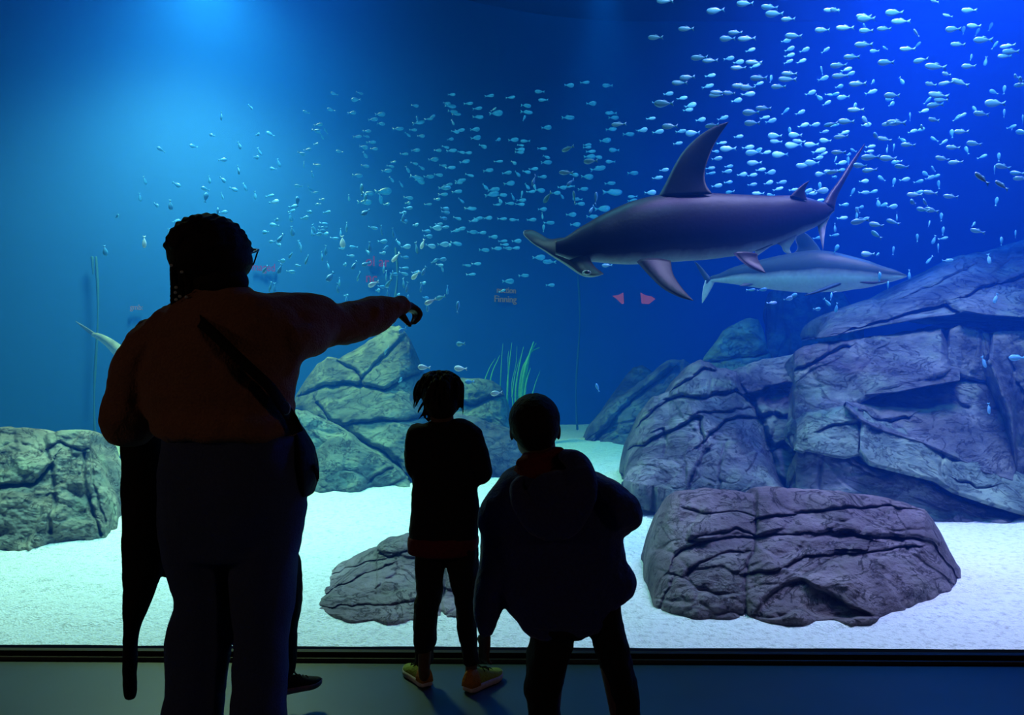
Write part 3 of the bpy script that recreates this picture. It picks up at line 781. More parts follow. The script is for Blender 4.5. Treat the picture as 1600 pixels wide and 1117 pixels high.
def hammer_head():
    # (px, py, D, chord back-vector in px (dx, dy), thickness m) from the far tip to the near tip
    st = [(818, 362, 5.55, 822, 359, 0.010), (819, 368, 5.53, 833, 360, 0.026), (833, 381, 5.48, 845, 366, 0.034), (848, 390.5, 5.42, 860, 374, 0.045), (864, 401.5, 5.35, 886, 372, 0.07), (880, 411.5, 5.28, 906, 377, 0.095),
          (893, 420, 5.20, 920, 396, 0.09), (903, 427, 5.13, 924, 408, 0.065), (913, 431, 5.07, 929, 416, 0.05), (922, 431.5, 5.03, 934, 421, 0.04), (932, 430.5, 5.0, 939, 424.5, 0.025), (942, 428.5, 4.98, 943, 427.5, 0.006)]
    st = resamp(st, 60); m = 26
    V = []; bel = []; F = []
    for i, (px, py, D, rx, ry, th) in enumerate(st):
        a = P(px, py, D); b_ = P(rx, ry, D + 0.06)
        c = (a + b_) / 2; ax = (b_ - a) / 2
        t = P(*st[min(i + 1, len(st) - 1)][:3]) - P(*st[max(i - 1, 0)][:3])
        nm = ax.cross(t)
        nm = nm.normalized() if nm.length > 1e-9 else Vector((0, 0, 1))
        if nm.z < 0: nm = -nm
        for k in range(m):
            an = 2 * math.pi * k / m
            ca, sa = math.cos(an), math.sin(an)
            V.append(c + ax * ca + nm * (sa * th * 0.5 * (1 if abs(sa) < 2 else 1)))
            bel.append(0.75 if (sa < -0.15 or ca < -0.965) else 0.05)
    n = len(st)
    for i in range(n - 1):
        for k in range(m):
            a, b_ = i * m + k, i * m + (k + 1) % m
            F.append((a, b_, b_ + m, a + m))
    F.append(tuple(range(m))); F.append(tuple((n - 1) * m + k for k in range(m)))
    o = mesh_obj('hammer_head', V, F, M_HAM)
    set_belly(o, bel); fix_normals(o); parent_keep(o, ham)
    return o


hammer_head()


def ball(name, c, r, mat, parent, sc=(1, 1, 1)):
    bm = bmesh.new(); bmesh.ops.create_uvsphere(bm, u_segments=20, v_segments=12, radius=r)
    for v in bm.verts: v.co = Vector((v.co.x * sc[0], v.co.y * sc[1], v.co.z * sc[2])) + c
    me = bpy.data.meshes.new(name); bm.to_mesh(me); bm.free()
    me.polygons.foreach_set('use_smooth', [True] * len(me.polygons)); me.materials.append(mat)
    o = bpy.data.objects.new(name, me); COL.objects.link(o)
    if parent: parent_keep(o, parent)
    return o


ball('eye_ring', P(916.5, 426, 4.985), 0.026, M_EYE_RIM, ham, (1.1, 0.7, 0.6))
ball('eye', P(917, 425.5, 4.975), 0.019, M_EYE, ham, (1, 0.8, 0.7))
fin('dorsal_fin', (1027, 310, 5.36), (1113, 303, 5.42), (1139, 190, 5.40), [(1040, 286, 5.37), (1054, 258, 5.38), (1068, 236, 5.39), (1090, 214, 5.4), (1115, 198, 5.40)], [(1103, 288, 5.42), (1101, 270, 5.42), (1106, 250, 5.41), (1118, 222, 5.41)], M_FIN_D, 0.075, ham)
fin('second_dorsal_fin', (1234, 307, 5.6), (1262, 313, 5.62), (1265, 282, 5.62), [(1246, 295, 5.6), (1256, 287, 5.61)], [(1258, 303, 5.62), (1259, 293, 5.62)], M_HAM, 0.03, ham)
fin('pectoral_fin', (995, 409, 5.12), (1048, 407, 5.15), (1084, 470, 4.78), [(1012, 428, 5.05), (1034, 449, 4.95), (1060, 463, 4.86)], [(1052, 428, 5.05), (1066, 450, 4.92)], M_HAM, 0.05, ham)
fin('pelvic_fin', (1146, 396, 5.3), (1184, 396, 5.35), (1197, 427, 5.2), [(1158, 408, 5.28), (1176, 420, 5.24)], [(1184, 404, 5.33), (1190, 415, 5.25)], M_HAM, 0.03, ham, 0.1)
fin('far_pelvic_fin', (1180, 392, 5.55), (1210, 381, 5.56), (1184, 399, 5.7), [(1180, 396, 5.6)], [(1200, 388, 5.62)], M_HAM, 0.02, ham, 0.7)
fin('anal_fin', (1211, 380, 5.6), (1246, 366, 5.62), (1237, 396, 5.6), [(1220, 384, 5.6), (1224, 392, 5.6), (1230, 396, 5.6)], [(1241, 376, 5.62), (1234, 388, 5.61)], M_HAM, 0.02, ham, 0.6)
fin('tail_fin', (1283, 322, 5.72), (1304, 328, 5.74), (1352, 223, 6.05), [(1297, 300, 5.78), (1312, 280, 5.85), (1330, 252, 5.95)], [(1308, 308, 5.8), (1322, 280, 5.88), (1342, 244, 6.0)], M_HAM, 0.05, ham, 0.25)
fin('lower_tail_fin', (1277, 352, 5.72), (1297, 338, 5.74), (1286, 392, 5.6), [(1279, 362, 5.7), (1283, 378, 5.64)], [(1291, 352, 5.7), (1288, 372, 5.64)], M_HAM, 0.035, ham, 0.45)
# second shark, further back, facing right
SD = 6.7
shk = tag(empty('reef_shark', P(1255, 430, SD)), 'teal-grey shark with pale belly facing right, below and behind the hammerhead', 'shark')


def shk_belly(f, sa, ca): return 0.50 - 0.75 * (sa + 0.15)


body2 = loft_body('body', sect([(1104, 437, 441), (1112, 431, 441), (1125, 427, 441.5), (1147, 417, 444), (1187, 406, 450), (1230, 396.5, 455), (1262, 391.5, 457.5), (1284, 391.5, 456.5), (1308, 395, 455),
                                (1349, 405.5, 450.5), (1376, 415, 444.5), (1396, 421, 439.5), (1409, 426.5, 435.5), (1416, 429.5, 433)], SD + 0.35, SD - 0.35, lambda f: 1.0 + 0.35 * f), 0.85, M_SHK, n=130, m=48, roll=0.1, bellyfn=shk_belly)
parent_keep(body2, shk)
fin('dorsal_fin', (1286, 398, SD - .02), (1236, 399, SD + .05), (1254, 362, SD), [(1278, 384, SD), (1264, 368, SD)], [(1246, 388, SD + .03), (1243, 372, SD + .02)], M_SHK, 0.05, shk)
fin('tail_fin', (1112, 436, SD + .33), (1104, 444, SD + .34), (1084, 407, SD + .4), [(1102, 424, SD + .36), (1092, 413, SD + .38)], [(1100, 436, SD + .35), (1092, 422, SD + .38)], M_SHK, 0.03, shk, 0.3)
fin('lower_tail_fin', (1118, 438, SD + .33), (1102, 438, SD + .34), (1097, 474, SD + .4), [(1112, 450, SD + .35), (1103, 466, SD + .38)], [(1099, 448, SD + .36), (1097, 462, SD + .38)], M_SHK, 0.03, shk, 0.75)
fin('pectoral_fin', (1315, 443, SD - .42), (1284, 450, SD - .42), (1256, 462, SD - .75), [(1305, 447, SD - .5), (1280, 456, SD - .65)], [(1276, 453, SD - .55), (1264, 458, SD - .68)], M_SHK, 0.03, shk, 0.2)
fin('far_pectoral_fin', (1340, 446, SD + .1), (1322, 451, SD + .12), (1300, 457, SD + .5), [(1330, 451, SD + .25)], [(1312, 454, SD + .3)], M_SHK, 0.03, shk, 0.8)
fin('pelvic_fin', (1178, 444, SD + .1), (1162, 442, SD + .12), (1155, 447, SD+.1), [(1170, 447, SD + .1)], [(1159, 444, SD + .11)], M_SHK, 0.012, shk, 0.3)
ball('eye', P(1374, 427, SD - .44), 0.014, M_EYE, shk)
# mouth: a thin dark crescent under the snout
V = []; F = []
for i, q in enumerate(np.linspace(0, 1, 14)):
    p = P(1346 + 46 * q, 440.5 + 2.5 * math.sin(q * 3.1) - 3.0 * q, SD - 0.46 + 0.11 * q ** 2 + 0.06 * q)
    w = 0.008 * math.sin(math.pi * min(1, q + 0.05)) + 0.001
    for dz in (-w, w):
        for dy in (-0.01, 0.03): V.append(p + Vector((0, dy, dz)))
for i in range(13):
    a = i * 4; F += [(a, a + 4, a + 6, a + 2), (a + 1, a + 3, a + 7, a + 5), (a, a + 1, a + 5, a + 4), (a + 2, a + 6, a + 7, a + 3)]
mo = mesh_obj('mouth', V, F, M_MOUTH); parent_keep(mo, shk)

# third shark, only a hazy tail and back beside the woman's shoulder
TD = 10.0
far = tag(empty('distant_shark', P(200, 570, TD)), 'faint pale-blue shark in the haze, its thin tail beside the woman\'s shoulder', 'shark')
body3 = loft_body('body', sect([(143, 521, 525), (152, 520, 530), (166, 525, 541), (180, 533, 556), (196, 545, 575), (215, 560, 596), (240, 582, 618), (262, 604, 630), (276, 618, 634), (284, 628, 633)],
                               TD, TD - 1.0, 1.0), 0.8, M_SHK, n=70, m=30, roll=0.1, bellyfn=lambda f, sa, ca: 0.62 - 0.1 * sa)
parent_keep(body3, far)
fin('tail_fin', (154, 524, TD), (146, 526, TD), (117, 501, TD + .1), [(143, 516, TD), (130, 508, TD)], [(138, 520, TD), (127, 511, TD)], M_SHK, 0.03, far, 0.45)
fin('dorsal_fin', (205, 553, TD - .3), (185, 540, TD - .3), (172, 545, TD - .2), [(190, 540, TD - .3)], [(178, 542, TD - .3)], M_SHK, 0.03, far, 0.4)
# ------------------------------------------------------------------ people
def ring_mesh(V, F, pts, m=24, flat=False):
    """pts: list of (centre Vector, half width m, half depth m). Closed tube with rounded ends, elliptical sections."""
    n = len(pts)
    C = [p[0] for p in pts]
    base = len(V)
    rings = []
    # round caps
    def tang(i):
        a = C[max(i - 1, 0)]; b_ = C[min(i + 1, n - 1)]
        t = b_ - a
        return t.normalized() if t.length > 1e-9 else Vector((0, 0, 1))
    prev_u = None
    frames = []
    for i in range(n):
        t = tang(i)
        if flat:
            frames.append((Vector((0, 0, -1 if C[-1].z < C[0].z else 1)), Vector((1, 0, 0)), Vector((0, 1, 0)))); continue
        u = t.cross(Vector((0, 1, 0)))
        if u.length < 0.15: u = prev_u.copy() if prev_u is not None else Vector((1, 0, 0))
        u = (u - t * u.dot(t)).normalized()
        if prev_u is not None and u.dot(prev_u) < 0: u = -u
        v = t.cross(u).normalized()
        prev_u = u
        frames.append((t, u, v))
    allr = []
    hw0, hd0 = pts[0][1], pts[0][2]; r0 = min(hw0, hd0) * (0.12 if flat else 0.8)
    for a in (80, 55, 28):
        s_, c_ = math.sin(math.radians(a)), math.cos(math.radians(a))
        allr.append((C[0] - frames[0][0] * r0 * s_, hw0 * c_, hd0 * c_, frames[0]))
    for i in range(n): allr.append((C[i], pts[i][1], pts[i][2], frames[i]))
    hw1, hd1 = pts[-1][1], pts[-1][2]; r1 = min(hw1, hd1) * (0.12 if flat else 0.8)
    for a in (28, 55, 80):
        s_, c_ = math.sin(math.radians(a)), math.cos(math.radians(a))
        allr.append((C[-1] + frames[-1][0] * r1 * s_, hw1 * c_, hd1 * c_, frames[-1]))
    for c, hw, hd, (t, u, v) in allr:
        for k in range(m):
            an = 2 * math.pi * k / m
            V.append(c + u * (math.cos(an) * hw) + v * (math.sin(an) * hd))
    R = len(allr)
    for i in range(R - 1):
        for k in range(m):
            a, b_ = base + i * m + k, base + i * m + (k + 1) % m
            F.append((a, b_, b_ + m, a + m))
    F.append(tuple(base + k for k in range(m))[::-1]); F.append(tuple(base + (R - 1) * m + k for k in range(m)))


def limb(G, pts, n=None, m=24, scale=1.0, flat=None):
    """pts: (px, py, D, half width in photo px, half depth in m)"""
    q = resamp(pts, n or max(8, len(pts) * 5))
    if flat is None:   # wide, upright volumes keep level sections
        dx = abs(pts[-1][0] - pts[0][0]); dy = abs(pts[-1][1] - pts[0][1])
        flat = dy > 3 * dx and max(p[3] for p in pts) > 36
    ring_mesh(G[0], G[1], [(P(a, b_, D), max(hw, 0.5) / FOC * D * scale, hd * scale) for a, b_, D, hw, hd in q], m, flat)


def tube(G, pts, n=None, m=12):
    """pts: (x, y, z, r) in metres"""
    q = resamp(pts, n or max(6, len(pts) * 4))
    ring_mesh(G[0], G[1], [(Vector(p[:3]), p[3], p[3]) for p in q], m)


def blob(G, c, rx, ry, rz, m=24, rot=0.0):
    base = len(G[0]); n = 14
    for i in range(1, n):
        th = math.pi * i / n
        for k in range(m):
            an = 2 * math.pi * k / m
            x, y, z = rx * math.sin(th) * math.cos(an), ry * math.sin(th) * math.sin(an), rz * math.cos(th)
            G[0].append(Vector(c) + Vector((x * math.cos(rot) - y * math.sin(rot), x * math.sin(rot) + y * math.cos(rot), z)))
    t = len(G[0]); G[0].append(Vector(c) + Vector((0, 0, rz))); G[0].append(Vector(c) - Vector((0, 0, rz)))
    for i in range(n - 2):
        for k in range(m):
            a, b_ = base + i * m + k, base + i * m + (k + 1) % m
            G[1].append((a, a + m, b_ + m, b_))
    for k in range(m):
        G[1].append((t, base + k, base + (k + 1) % m))
        G[1].append((t + 1, base + (n - 2) * m + (k + 1) % m, base + (n - 2) * m + k))


def skin_obj(name, G, mat, parent, voxel=0.008, smooth=4, wrinkle=0.0, wscale=0.12, remesh=True, fold=None):
    o = mesh_obj(name, G[0], G[1], mat)
    if remesh:
        md = o.modifiers.new('join', 'REMESH'); md.mode = 'VOXEL'; md.voxel_size = voxel; md.use_smooth_shade = True
        if smooth:
            ms = o.modifiers.new('soften', 'SMOOTH'); ms.iterations = smooth; ms.factor = 0.5
    if wrinkle:
        tx = bpy.data.textures.new(name + '_folds', 'CLOUDS'); tx.noise_scale = wscale; tx.noise_depth = 2
        md = o.modifiers.new('folds', 'DISPLACE'); md.texture = tx; md.strength = wrinkle; md.mid_level = 0.5; md.texture_coords = 'LOCAL'
    if parent: parent_keep(o, parent)
    return o


def new(): return ([], [])


def head_shape(G, c, h, yaw=0.0, nod=0.0):
    """c: centre of the skull, h: head height in m (chin to crown). Faces +Y turned by yaw."""
    R = Matrix.Rotation(-yaw, 4, 'Z')
    def w(x, y, z): return Vector(c) + R @ Vector((x * h, y * h, z * h))
    def b(x, y, z, rx, ry, rz): blob(G, w(x, y, z), rx * h, ry * h, rz * h, rot=-yaw)
    b(0, -0.02, 0.10, 0.335, 0.41, 0.40)      # skull
    b(0, 0.07, -0.20, 0.26, 0.30, 0.28)       # face and jaw
    b(0, 0.25, -0.40, 0.12, 0.10, 0.09)       # chin
    b(0, 0.37, -0.10, 0.055, 0.08, 0.12)      # nose
    b(0, 0.43, -0.16, 0.075, 0.05, 0.045)     # nose tip and wings
    b(0, 0.335, -0.27, 0.12, 0.06, 0.035)     # lips
    b(0, 0.335, -0.31, 0.10, 0.055, 0.03)
    for s in (-1, 1):
        b(s * 0.15, 0.32, 0.05, 0.12, 0.06, 0.035)   # brow
        b(s * 0.16, 0.26, -0.14, 0.11, 0.10, 0.10)   # cheek
        b(s * 0.345, -0.02, -0.06, 0.035, 0.075, 0.125)  # ear
    return w


def eyes(w, h, parent):
    for s in (-1, 1):
        ball('eye', w(s * 0.14, 0.335, -0.02), 0.05 * h, M_EYEW, parent)


def hand_shape(G, wrist, fdir, pnorm, size=0.17, curl=0.5, thumb_side=1, spread=0.10, curls=None):
    """wrist point, direction of the fingers, palm normal (the way the fingers curl), whole hand length"""
    f = Vector(fdir).normalized(); n = Vector(pnorm); n = (n - f * n.dot(f)).normalized(); s = f.cross(n).normalized() * thumb_side
    wv = Vector(wrist); k = size / 0.18
    # palm: two rows
    for off in (-0.026, -0.009, 0.009, 0.026):
        a = wv + f * 0.005 * k + s * off * 0.7 * k; b_ = wv + f * 0.085 * k + s * off * k
        ring_mesh(G[0], G[1], [(a, 0.0135 * k, 0.0135 * k), ((a + b_) / 2, 0.0145 * k, 0.0145 * k), (b_, 0.0115 * k, 0.0115 * k)], 10)
    L_ = (0.072, 0.082, 0.076, 0.058)
    for i, off in enumerate((0.027, 0.0095, -0.0085, -0.026)):
        p = wv + f * 0.088 * k + s * off * k
        d = (f + s * (spread * (1.5 - i) * 0.7)).normalized()
        c = (curls[i] if curls else curl)
        pts = [(p.x, p.y, p.z, 0.0095 * k)]
        ang = c * 0.5
        for q, fr in enumerate((0.45, 0.30, 0.25)):
            dd = d * math.cos(ang) + n * math.sin(ang)
            p = p + dd * (L_[i] * k * fr)
            pts.append((p.x, p.y, p.z, (0.0088, 0.008, 0.0068)[q] * k))
            ang += c
        tube(G, pts, 12, 10)
    p = wv + f * 0.022 * k + s * 0.028 * k
    d = (f * 0.62 + s * 0.75 + n * 0.25).normalized()
    p1 = p + d * 0.035 * k; p2 = p1 + (f * 0.8 + s * 0.35 + n * 0.45).normalized() * 0.030 * k; p3 = p2 + (f * 0.85 + n * 0.5).normalized() * 0.022 * k
    tube(G, [(*p, 0.0135 * k), (*p1, 0.0115 * k), (*p2, 0.0095 * k), (*p3, 0.0075 * k)], 12, 10)


M_SKIN = simple('dark_brown_skin', (0.11, 0.055, 0.035), 0.55, 0.15, 80)
M_EYEW = simple('eye_white', (0.7, 0.7, 0.68), 0.2)
M_HAIR = simple('black_hair', (0.008, 0.007, 0.007), 0.75, 0.5, 140)
M_SWEAT = simple('rust_knit', (0.30, 0.15, 0.09), 0.95, 0.5, 160, sheen=0.1)
M_JEAN = simple('blue_denim', (0.06, 0.09, 0.22), 0.9, 0.3, 220)
M_BLACKC = simple('black_cloth', (0.012, 0.012, 0.014), 0.95, 0.3, 120)
M_NAVY = simple('navy_fleece', (0.03, 0.045, 0.20), 0.95, 0.5, 120, sheen=0.25)
M_REDC = simple('dark_red_cotton', (0.14, 0.014, 0.02), 0.95, 0.3, 120)
M_LEATHER = simple('black_leather', (0.008, 0.007, 0.008), 0.75, 0.3, 60)
M_STRAP = simple('black_webbing', (0.008, 0.007, 0.008), 0.8, 0.3, 150)
M_METAL = simple('buckle_metal', (0.5, 0.5, 0.5), 0.3, metallic=1.0)
M_BEAD = simple('hair_bead', (0.55, 0.7, 0.75), 0.25, spec=0.8)
M_SHOEY = simple('yellow_green_mesh', (0.42, 0.50, 0.06), 0.7, 0.4, 150)
M_SHOEO = simple('orange_mesh', (0.55, 0.22, 0.03), 0.7, 0.4, 150)
M_SOLE = simple('white_foam', (0.75, 0.68, 0.72), 0.7, 0.1)
M_SHOEB = simple('black_canvas', (0.02, 0.015, 0.02), 0.8, 0.3, 120)
M_SOLEP = simple('pinkish_sole', (0.45, 0.25, 0.32), 0.7, 0.1)
M_LACE = simple('black_lace', (0.01, 0.01, 0.01), 0.8)


def shoe(parent, heel, yaw, length, upper, sole, accent=None, pitch=0.0, lift=0.0, lace=M_LACE):
    """heel: floor point under the heel's back; yaw: 0 points away from the camera (+Y), positive turns right"""
    root = parent
    k = length / 0.24
    Rm = Matrix.Translation(Vector(heel) + Vector((0, 0, lift))) @ Matrix.Rotation(-yaw, 4, 'Z') @ Matrix.Rotation(pitch, 4, 'X')
    def T(x, y, z): return Rm @ Vector((x * k, y * k, z * k))
    wd = [(0.0, 0.026), (0.02, 0.033), (0.07, 0.034), (0.12, 0.037), (0.17, 0.045), (0.205, 0.040), (0.228, 0.026), (0.240, 0.010)]
    ys = np.linspace(0, 0.24, 26); hw = np.interp(ys, [a for a, _ in wd], [b_ for _, b_ in wd])
    # sole slab with a rolled toe and a kicked-up heel
    V = []; F = []
    for i, y in enumerate(ys):
        z0 = 0.002 + 0.012 * max(0, (y - 0.17) / 0.07) ** 2 + 0.006 * max(0, (0.03 - y) / 0.03)
        z1 = 0.030 + 0.004 * (1 - y / 0.24) + 0.006 * max(0, (y - 0.19) / 0.05)
        for x, z in ((-hw[i], z0 + 0.004), (-hw[i] * 1.06, (z0 + z1) / 2), (-hw[i], z1), (hw[i], z1), (hw[i] * 1.06, (z0 + z1) / 2), (hw[i], z0 + 0.004), (hw[i] * 0.9, z0), (-hw[i] * 0.9, z0)):
            V.append(T(x, y, z))
    for i in range(len(ys) - 1):
        for q in range(8):
            a, b_ = i * 8 + q, i * 8 + (q + 1) % 8
            F.append((a, b_, b_ + 8, a + 8))
    F.append(tuple(range(8))[::-1]); F.append(tuple((len(ys) - 1) * 8 + q for q in range(8)))
    so = mesh_obj('sole', V, F, sole); fix_normals(so); parent_keep(so, root)
    # upper
    tp = np.interp(ys, [0, 0.01, 0.05, 0.08, 0.12, 0.16, 0.20, 0.225, 0.24], [0.085, 0.096, 0.090, 0.088, 0.078, 0.062, 0.052, 0.045, 0.034])
    V = []; F = []; m = 14
    for i, y in enumerate(ys):
        for q in range(m):
            an = math.pi * q / (m - 1)
            r = 1.0
            x = -math.cos(an) * hw[i] * (0.97 - 0.22 * math.sin(an) * (1 if y < 0.1 else 0.4)); z = 0.026 + (tp[i] - 0.026) * math.sin(an) ** 0.75
            V.append(T(x, y + 0.004 * math.sin(an), z))
    for i in range(len(ys) - 1):
        for q in range(m - 1):
            a = i * m + q; F.append((a, a + m, a + m + 1, a + 1))
    F.append(tuple(range(m))); F.append(tuple((len(ys) - 1) * m + q for q in range(m))[::-1])
    F += [(i * m, i * m + m - 1, (i + 1) * m + m - 1, (i + 1) * m) for i in range(len(ys) - 1)]
    up = mesh_obj('upper', V, F, upper); fix_normals(up); parent_keep(up, root)
    if accent:
        V = []; F = []; ks = list(range(0, 7))
        for i in ks:
            y = ys[i]
            for q in range(m):
                an = math.pi * q / (m - 1)
                x = -math.cos(an) * (hw[i] * (0.97 - 0.22 * math.sin(an)) + 0.0025); z = 0.028 + (tp[i] + 0.001 - 0.026) * math.sin(an) ** 0.75
                V.append(T(x, y + 0.004 * math.sin(an) - 0.003, z * (0.96 if i == 6 else 1)))
        for i in range(len(ks) - 1):
            for q in range(m - 1):
                a = i * m + q; F.append((a, a + m, a + m + 1, a + 1))
        F.append(tuple(range(m)))
        ac = mesh_obj('heel_panel', V, F, accent)
        md = ac.modifiers.new('thick', 'SOLIDIFY'); md.thickness = 0.002
        parent_keep(ac, root)
    G = new()
    for j in range(4):
        y = 0.105 + 0.018 * j; zt = float(np.interp(y, ys, tp)) + 0.002; h = 0.020
        sgn = 1 if j % 2 else -1
        a, b_, c = T(-h, y - .006 * sgn, zt - 0.010), T(0, y, zt + 0.002), T(h, y + .006 * sgn, zt - 0.010)
        tube(G, [(*a, 0.0022), (*b_, 0.0022), (*c, 0.0022)], 8, 6)
    for sgn in (-1, 1):
        a, b_, c, d = T(0, 0.10, 0.088), T(sgn * 0.028, 0.098, 0.098), T(sgn * 0.035, 0.112, 0.082), T(sgn * 0.006, 0.106, 0.086)
        tube(G, [(*a, 0.002), (*b_, 0.002), (*c, 0.002), (*d, 0.002)], 12, 6)
    la = skin_obj('laces', G, lace, root, remesh=False)
    return root


# ============ woman =====================================================
WD = 2.1
wom = tag(empty('person', (-0.78, WD, 0)), 'person in a rust sweater and jeans pointing at the tank, braids gathered over one shoulder', 'person')
TORSO = [(346, 452, WD, 46, 0.06), (362, 461, WD, 64, 0.085), (361, 475, WD, 88, 0.11), (357, 490, WD, 110, 0.125), (351, 510, WD, 122, 0.135), (348, 550, WD, 122, 0.145), (342, 590, WD, 122, 0.150), (342, 630, WD, 116, 0.150),
         (350, 655, WD, 108, 0.155), (356, 672, WD, 108, 0.160), (358, 680, WD, 107, 0.160)]


def torso_near(px, py):
    r = sorted(TORSO, key=lambda t: t[1])
    ys = [t[1] for t in r]
    cx = np.interp(py, ys, [t[0] for t in r]); hw = np.interp(py, ys, [t[3] for t in r]); hd = np.interp(py, ys, [t[4] for t in r])
    q = min(0.97, abs((px - cx) / hw))
    return WD - hd * math.sqrt(1 - q * q)


G = new()
limb(G, TORSO, 40, 40)
# pointing arm: shoulder out to the cuff, reaching forward
ARM = [(418, 500, 2.10, 44, 0.075), (450, 506, 2.14, 50, 0.075), (475, 508, 2.17, 50, 0.072), (496, 506, 2.21, 45, 0.066), (512, 507, 2.24, 38.5, 0.058), (524, 507.5, 2.26, 35, 0.054), (540, 505.5, 2.29, 35, 0.058), (554, 503, 2.32, 33.5, 0.057), (568, 499, 2.34, 29.5, 0.052), (582, 494.5, 2.37, 28.5, 0.053), (600, 487.5, 2.41, 25, 0.050), (612, 482.5, 2.43, 20.5, 0.045), (618, 480.5, 2.445, 17, 0.038), (623, 479, 2.455, 17.5, 0.040), (628, 478, 2.462, 16, 0.038)]
limb(G, ARM, 50, 30)
limb(G, [(440, 540, 2.10, 34, 0.09), (480, 525, 2.16, 36, 0.07), (505, 515, 2.2, 28, 0.05)], 20, 24)
# other arm: down to the bent elbow, forearm forward carrying the coat
limb(G, [(292, 514, WD, 30, 0.085), (254, 532, WD, 37, 0.085), (227, 560, WD, 41.5, 0.085), (214, 595, WD, 40, 0.080), (205, 640, WD, 42, 0.075), (208, 662, WD + .02, 42, 0.07)], 30, 30)
limb(G, [(203, 656, WD - .02, 41, 0.045), (212, 662, WD + .08, 36, 0.06), (228, 668, WD + .20, 26, 0.05), (240, 672, WD + .28, 20, 0.042)], 20, 24)
# hem band, slightly bloused
limb(G, [(350, 652, WD, 109, 0.165), (357, 670, WD, 111, 0.170), (359, 680, WD, 108, 0.164)], 10, 40, flat=True)
limb(G, [(344, 447, WD, 47, 0.068), (345, 456, WD, 52, 0.075)], 8, 30, flat=True)
sw = skin_obj('sweater', G, M_SWEAT, wom, 0.008, 4, 0.024, 0.085)
# jeans
G = new()
limb(G, [(360, 668, WD, 100, 0.140), (363, 695, WD, 107, 0.152), (365, 730, WD, 112, 0.165), (366, 775, WD, 113, 0.165), (362, 820, WD, 109, 0.150), (360, 860, WD, 104, 0.130)], 30, 40)
limb(G, [(312, 810, WD, 55, 0.125), (312, 860, WD, 52, 0.12), (316, 905, WD, 45, 0.11), (321, 935, WD, 42, 0.105), (316, 965, WD, 47, 0.10), (311, 995, WD, 49, 0.095), (309, 1035, WD, 46, 0.09), (306, 1075, WD, 44.5, 0.09), (300, 1117, WD, 46.5, 0.09),
         (294, 1180, WD, 50, 0.095), (290, 1250, WD + .01, 54, 0.10), (288, 1305, WD + .02, 56, 0.11)], 60, 30)
limb(G, [(415, 790, WD, 64, 0.125), (413, 840, WD, 57, 0.12), (412, 890, WD, 50, 0.115), (412, 930, WD, 48, 0.11), (410, 965, WD, 44, 0.10), (409, 1000, WD, 40, 0.095), (407, 1040, WD, 41.5, 0.09), (406, 1075, WD, 41, 0.09), (404, 1117, WD, 43, 0.09),
         (404, 1180, WD, 48, 0.095), (404, 1250, WD + .01, 53, 0.10), (404, 1305, WD + .02, 56, 0.11)], 60, 30)
je = skin_obj('jeans', G, M_JEAN, wom, 0.008, 4, 0.010, 0.07)
# body
G = new()
WHC = P(331, 409, WD + 0.02); WH = 0.225
w = head_shape(G, WHC, WH, yaw=0.35)
limb(G, [(333, 425, WD, 40, 0.06), (340, 450, WD, 41, 0.06), (345, 475, WD, 46, 0.07)], 12, 24)
limb(G, [(345, 480, WD, 90, 0.09), (348, 560, WD, 100, 0.11), (350, 640, WD, 95, 0.11), (362, 740, WD, 95, 0.12), (362, 830, WD, 90, 0.10)], 24, 30)
limb(G, [(430, 503, 2.11, 30, 0.05), (500, 504, 2.22, 26, 0.045), (560, 499, 2.33, 20, 0.04), (610, 483, 2.43, 14, 0.03), (632, 478, 2.47, 11, 0.026)], 30, 20)
limb(G, [(240, 520, WD, 28, 0.05), (212, 590, WD, 26, 0.05), (206, 650, WD, 24, 0.05), (222, 665, WD + .18, 18, 0.04), (238, 672, WD + .30, 13, 0.028)], 30, 20)
for x0, x1 in ((312, 292), (412, 404)):
    limb(G, [(x0, 830, WD, 40, 0.08), (x0, 960, WD, 36, 0.07), (x1 + 5, 1150, WD, 30, 0.06), (x1, 1290, WD, 20, 0.045), (x1, 1315, WD + 0.02, 18, 0.05)], 26, 20)
# the pointing hand: fingers arch forward and down, thumb below, making an open C
pw = P(630, 480, 2.465)
def fp(px, py, D, r): v = P(px, py, D); return (v.x, v.y, v.z, r)
for k, (dy, dd, ex) in enumerate(((0, 0.0, 0), (1.5, 0.022, -1.5), (3.0, 0.044, -4), (4.5, 0.064, -8))):
    tube(G, [fp(627, 480 + dy * .4, 2.46 + dd * .5, 0.014), fp(637, 478 + dy * .5, 2.475 + dd, 0.015), fp(644 + ex * .3, 479 + dy, 2.49 + dd, 0.0125)], 10, 12)
    tube(G, [fp(644 + ex * .3, 479 + dy, 2.49 + dd, 0.0115), fp(652 + ex * .7, 483 + dy, 2.50 + dd, 0.0095), fp(656.5 + ex, 490 + dy * .8, 2.505 + dd, 0.009), fp(654 + ex, 498 + dy * .5, 2.50 + dd, 0.0082), fp(647.5 + ex * .6, 505 + dy * .2, 2.49 + dd, 0.0065)], 20, 12)
tube(G, [fp(624, 487, 2.455, 0.014), fp(629, 494, 2.45, 0.0125), fp(635, 501.5, 2.455, 0.0098), fp(641, 509, 2.465, 0.0068)], 16, 12)
hand_shape(G, P(240, 673, WD + .31), (0.75, 0.6, -0.15), (0, 0, -1), 0.17, 0.8, 1)
for x1 in (292, 404):
    limb(G, [(x1, 1315, WD + 0.03, 20, 0.05), (x1, 1332, WD + 0.09, 20, 0.018), (x1, 1334, WD + 0.15, 18, 0.015)], 8, 16)
bd = skin_obj('body', G, M_SKIN, wom, 0.005, 3)
eyes(w, WH, wom)
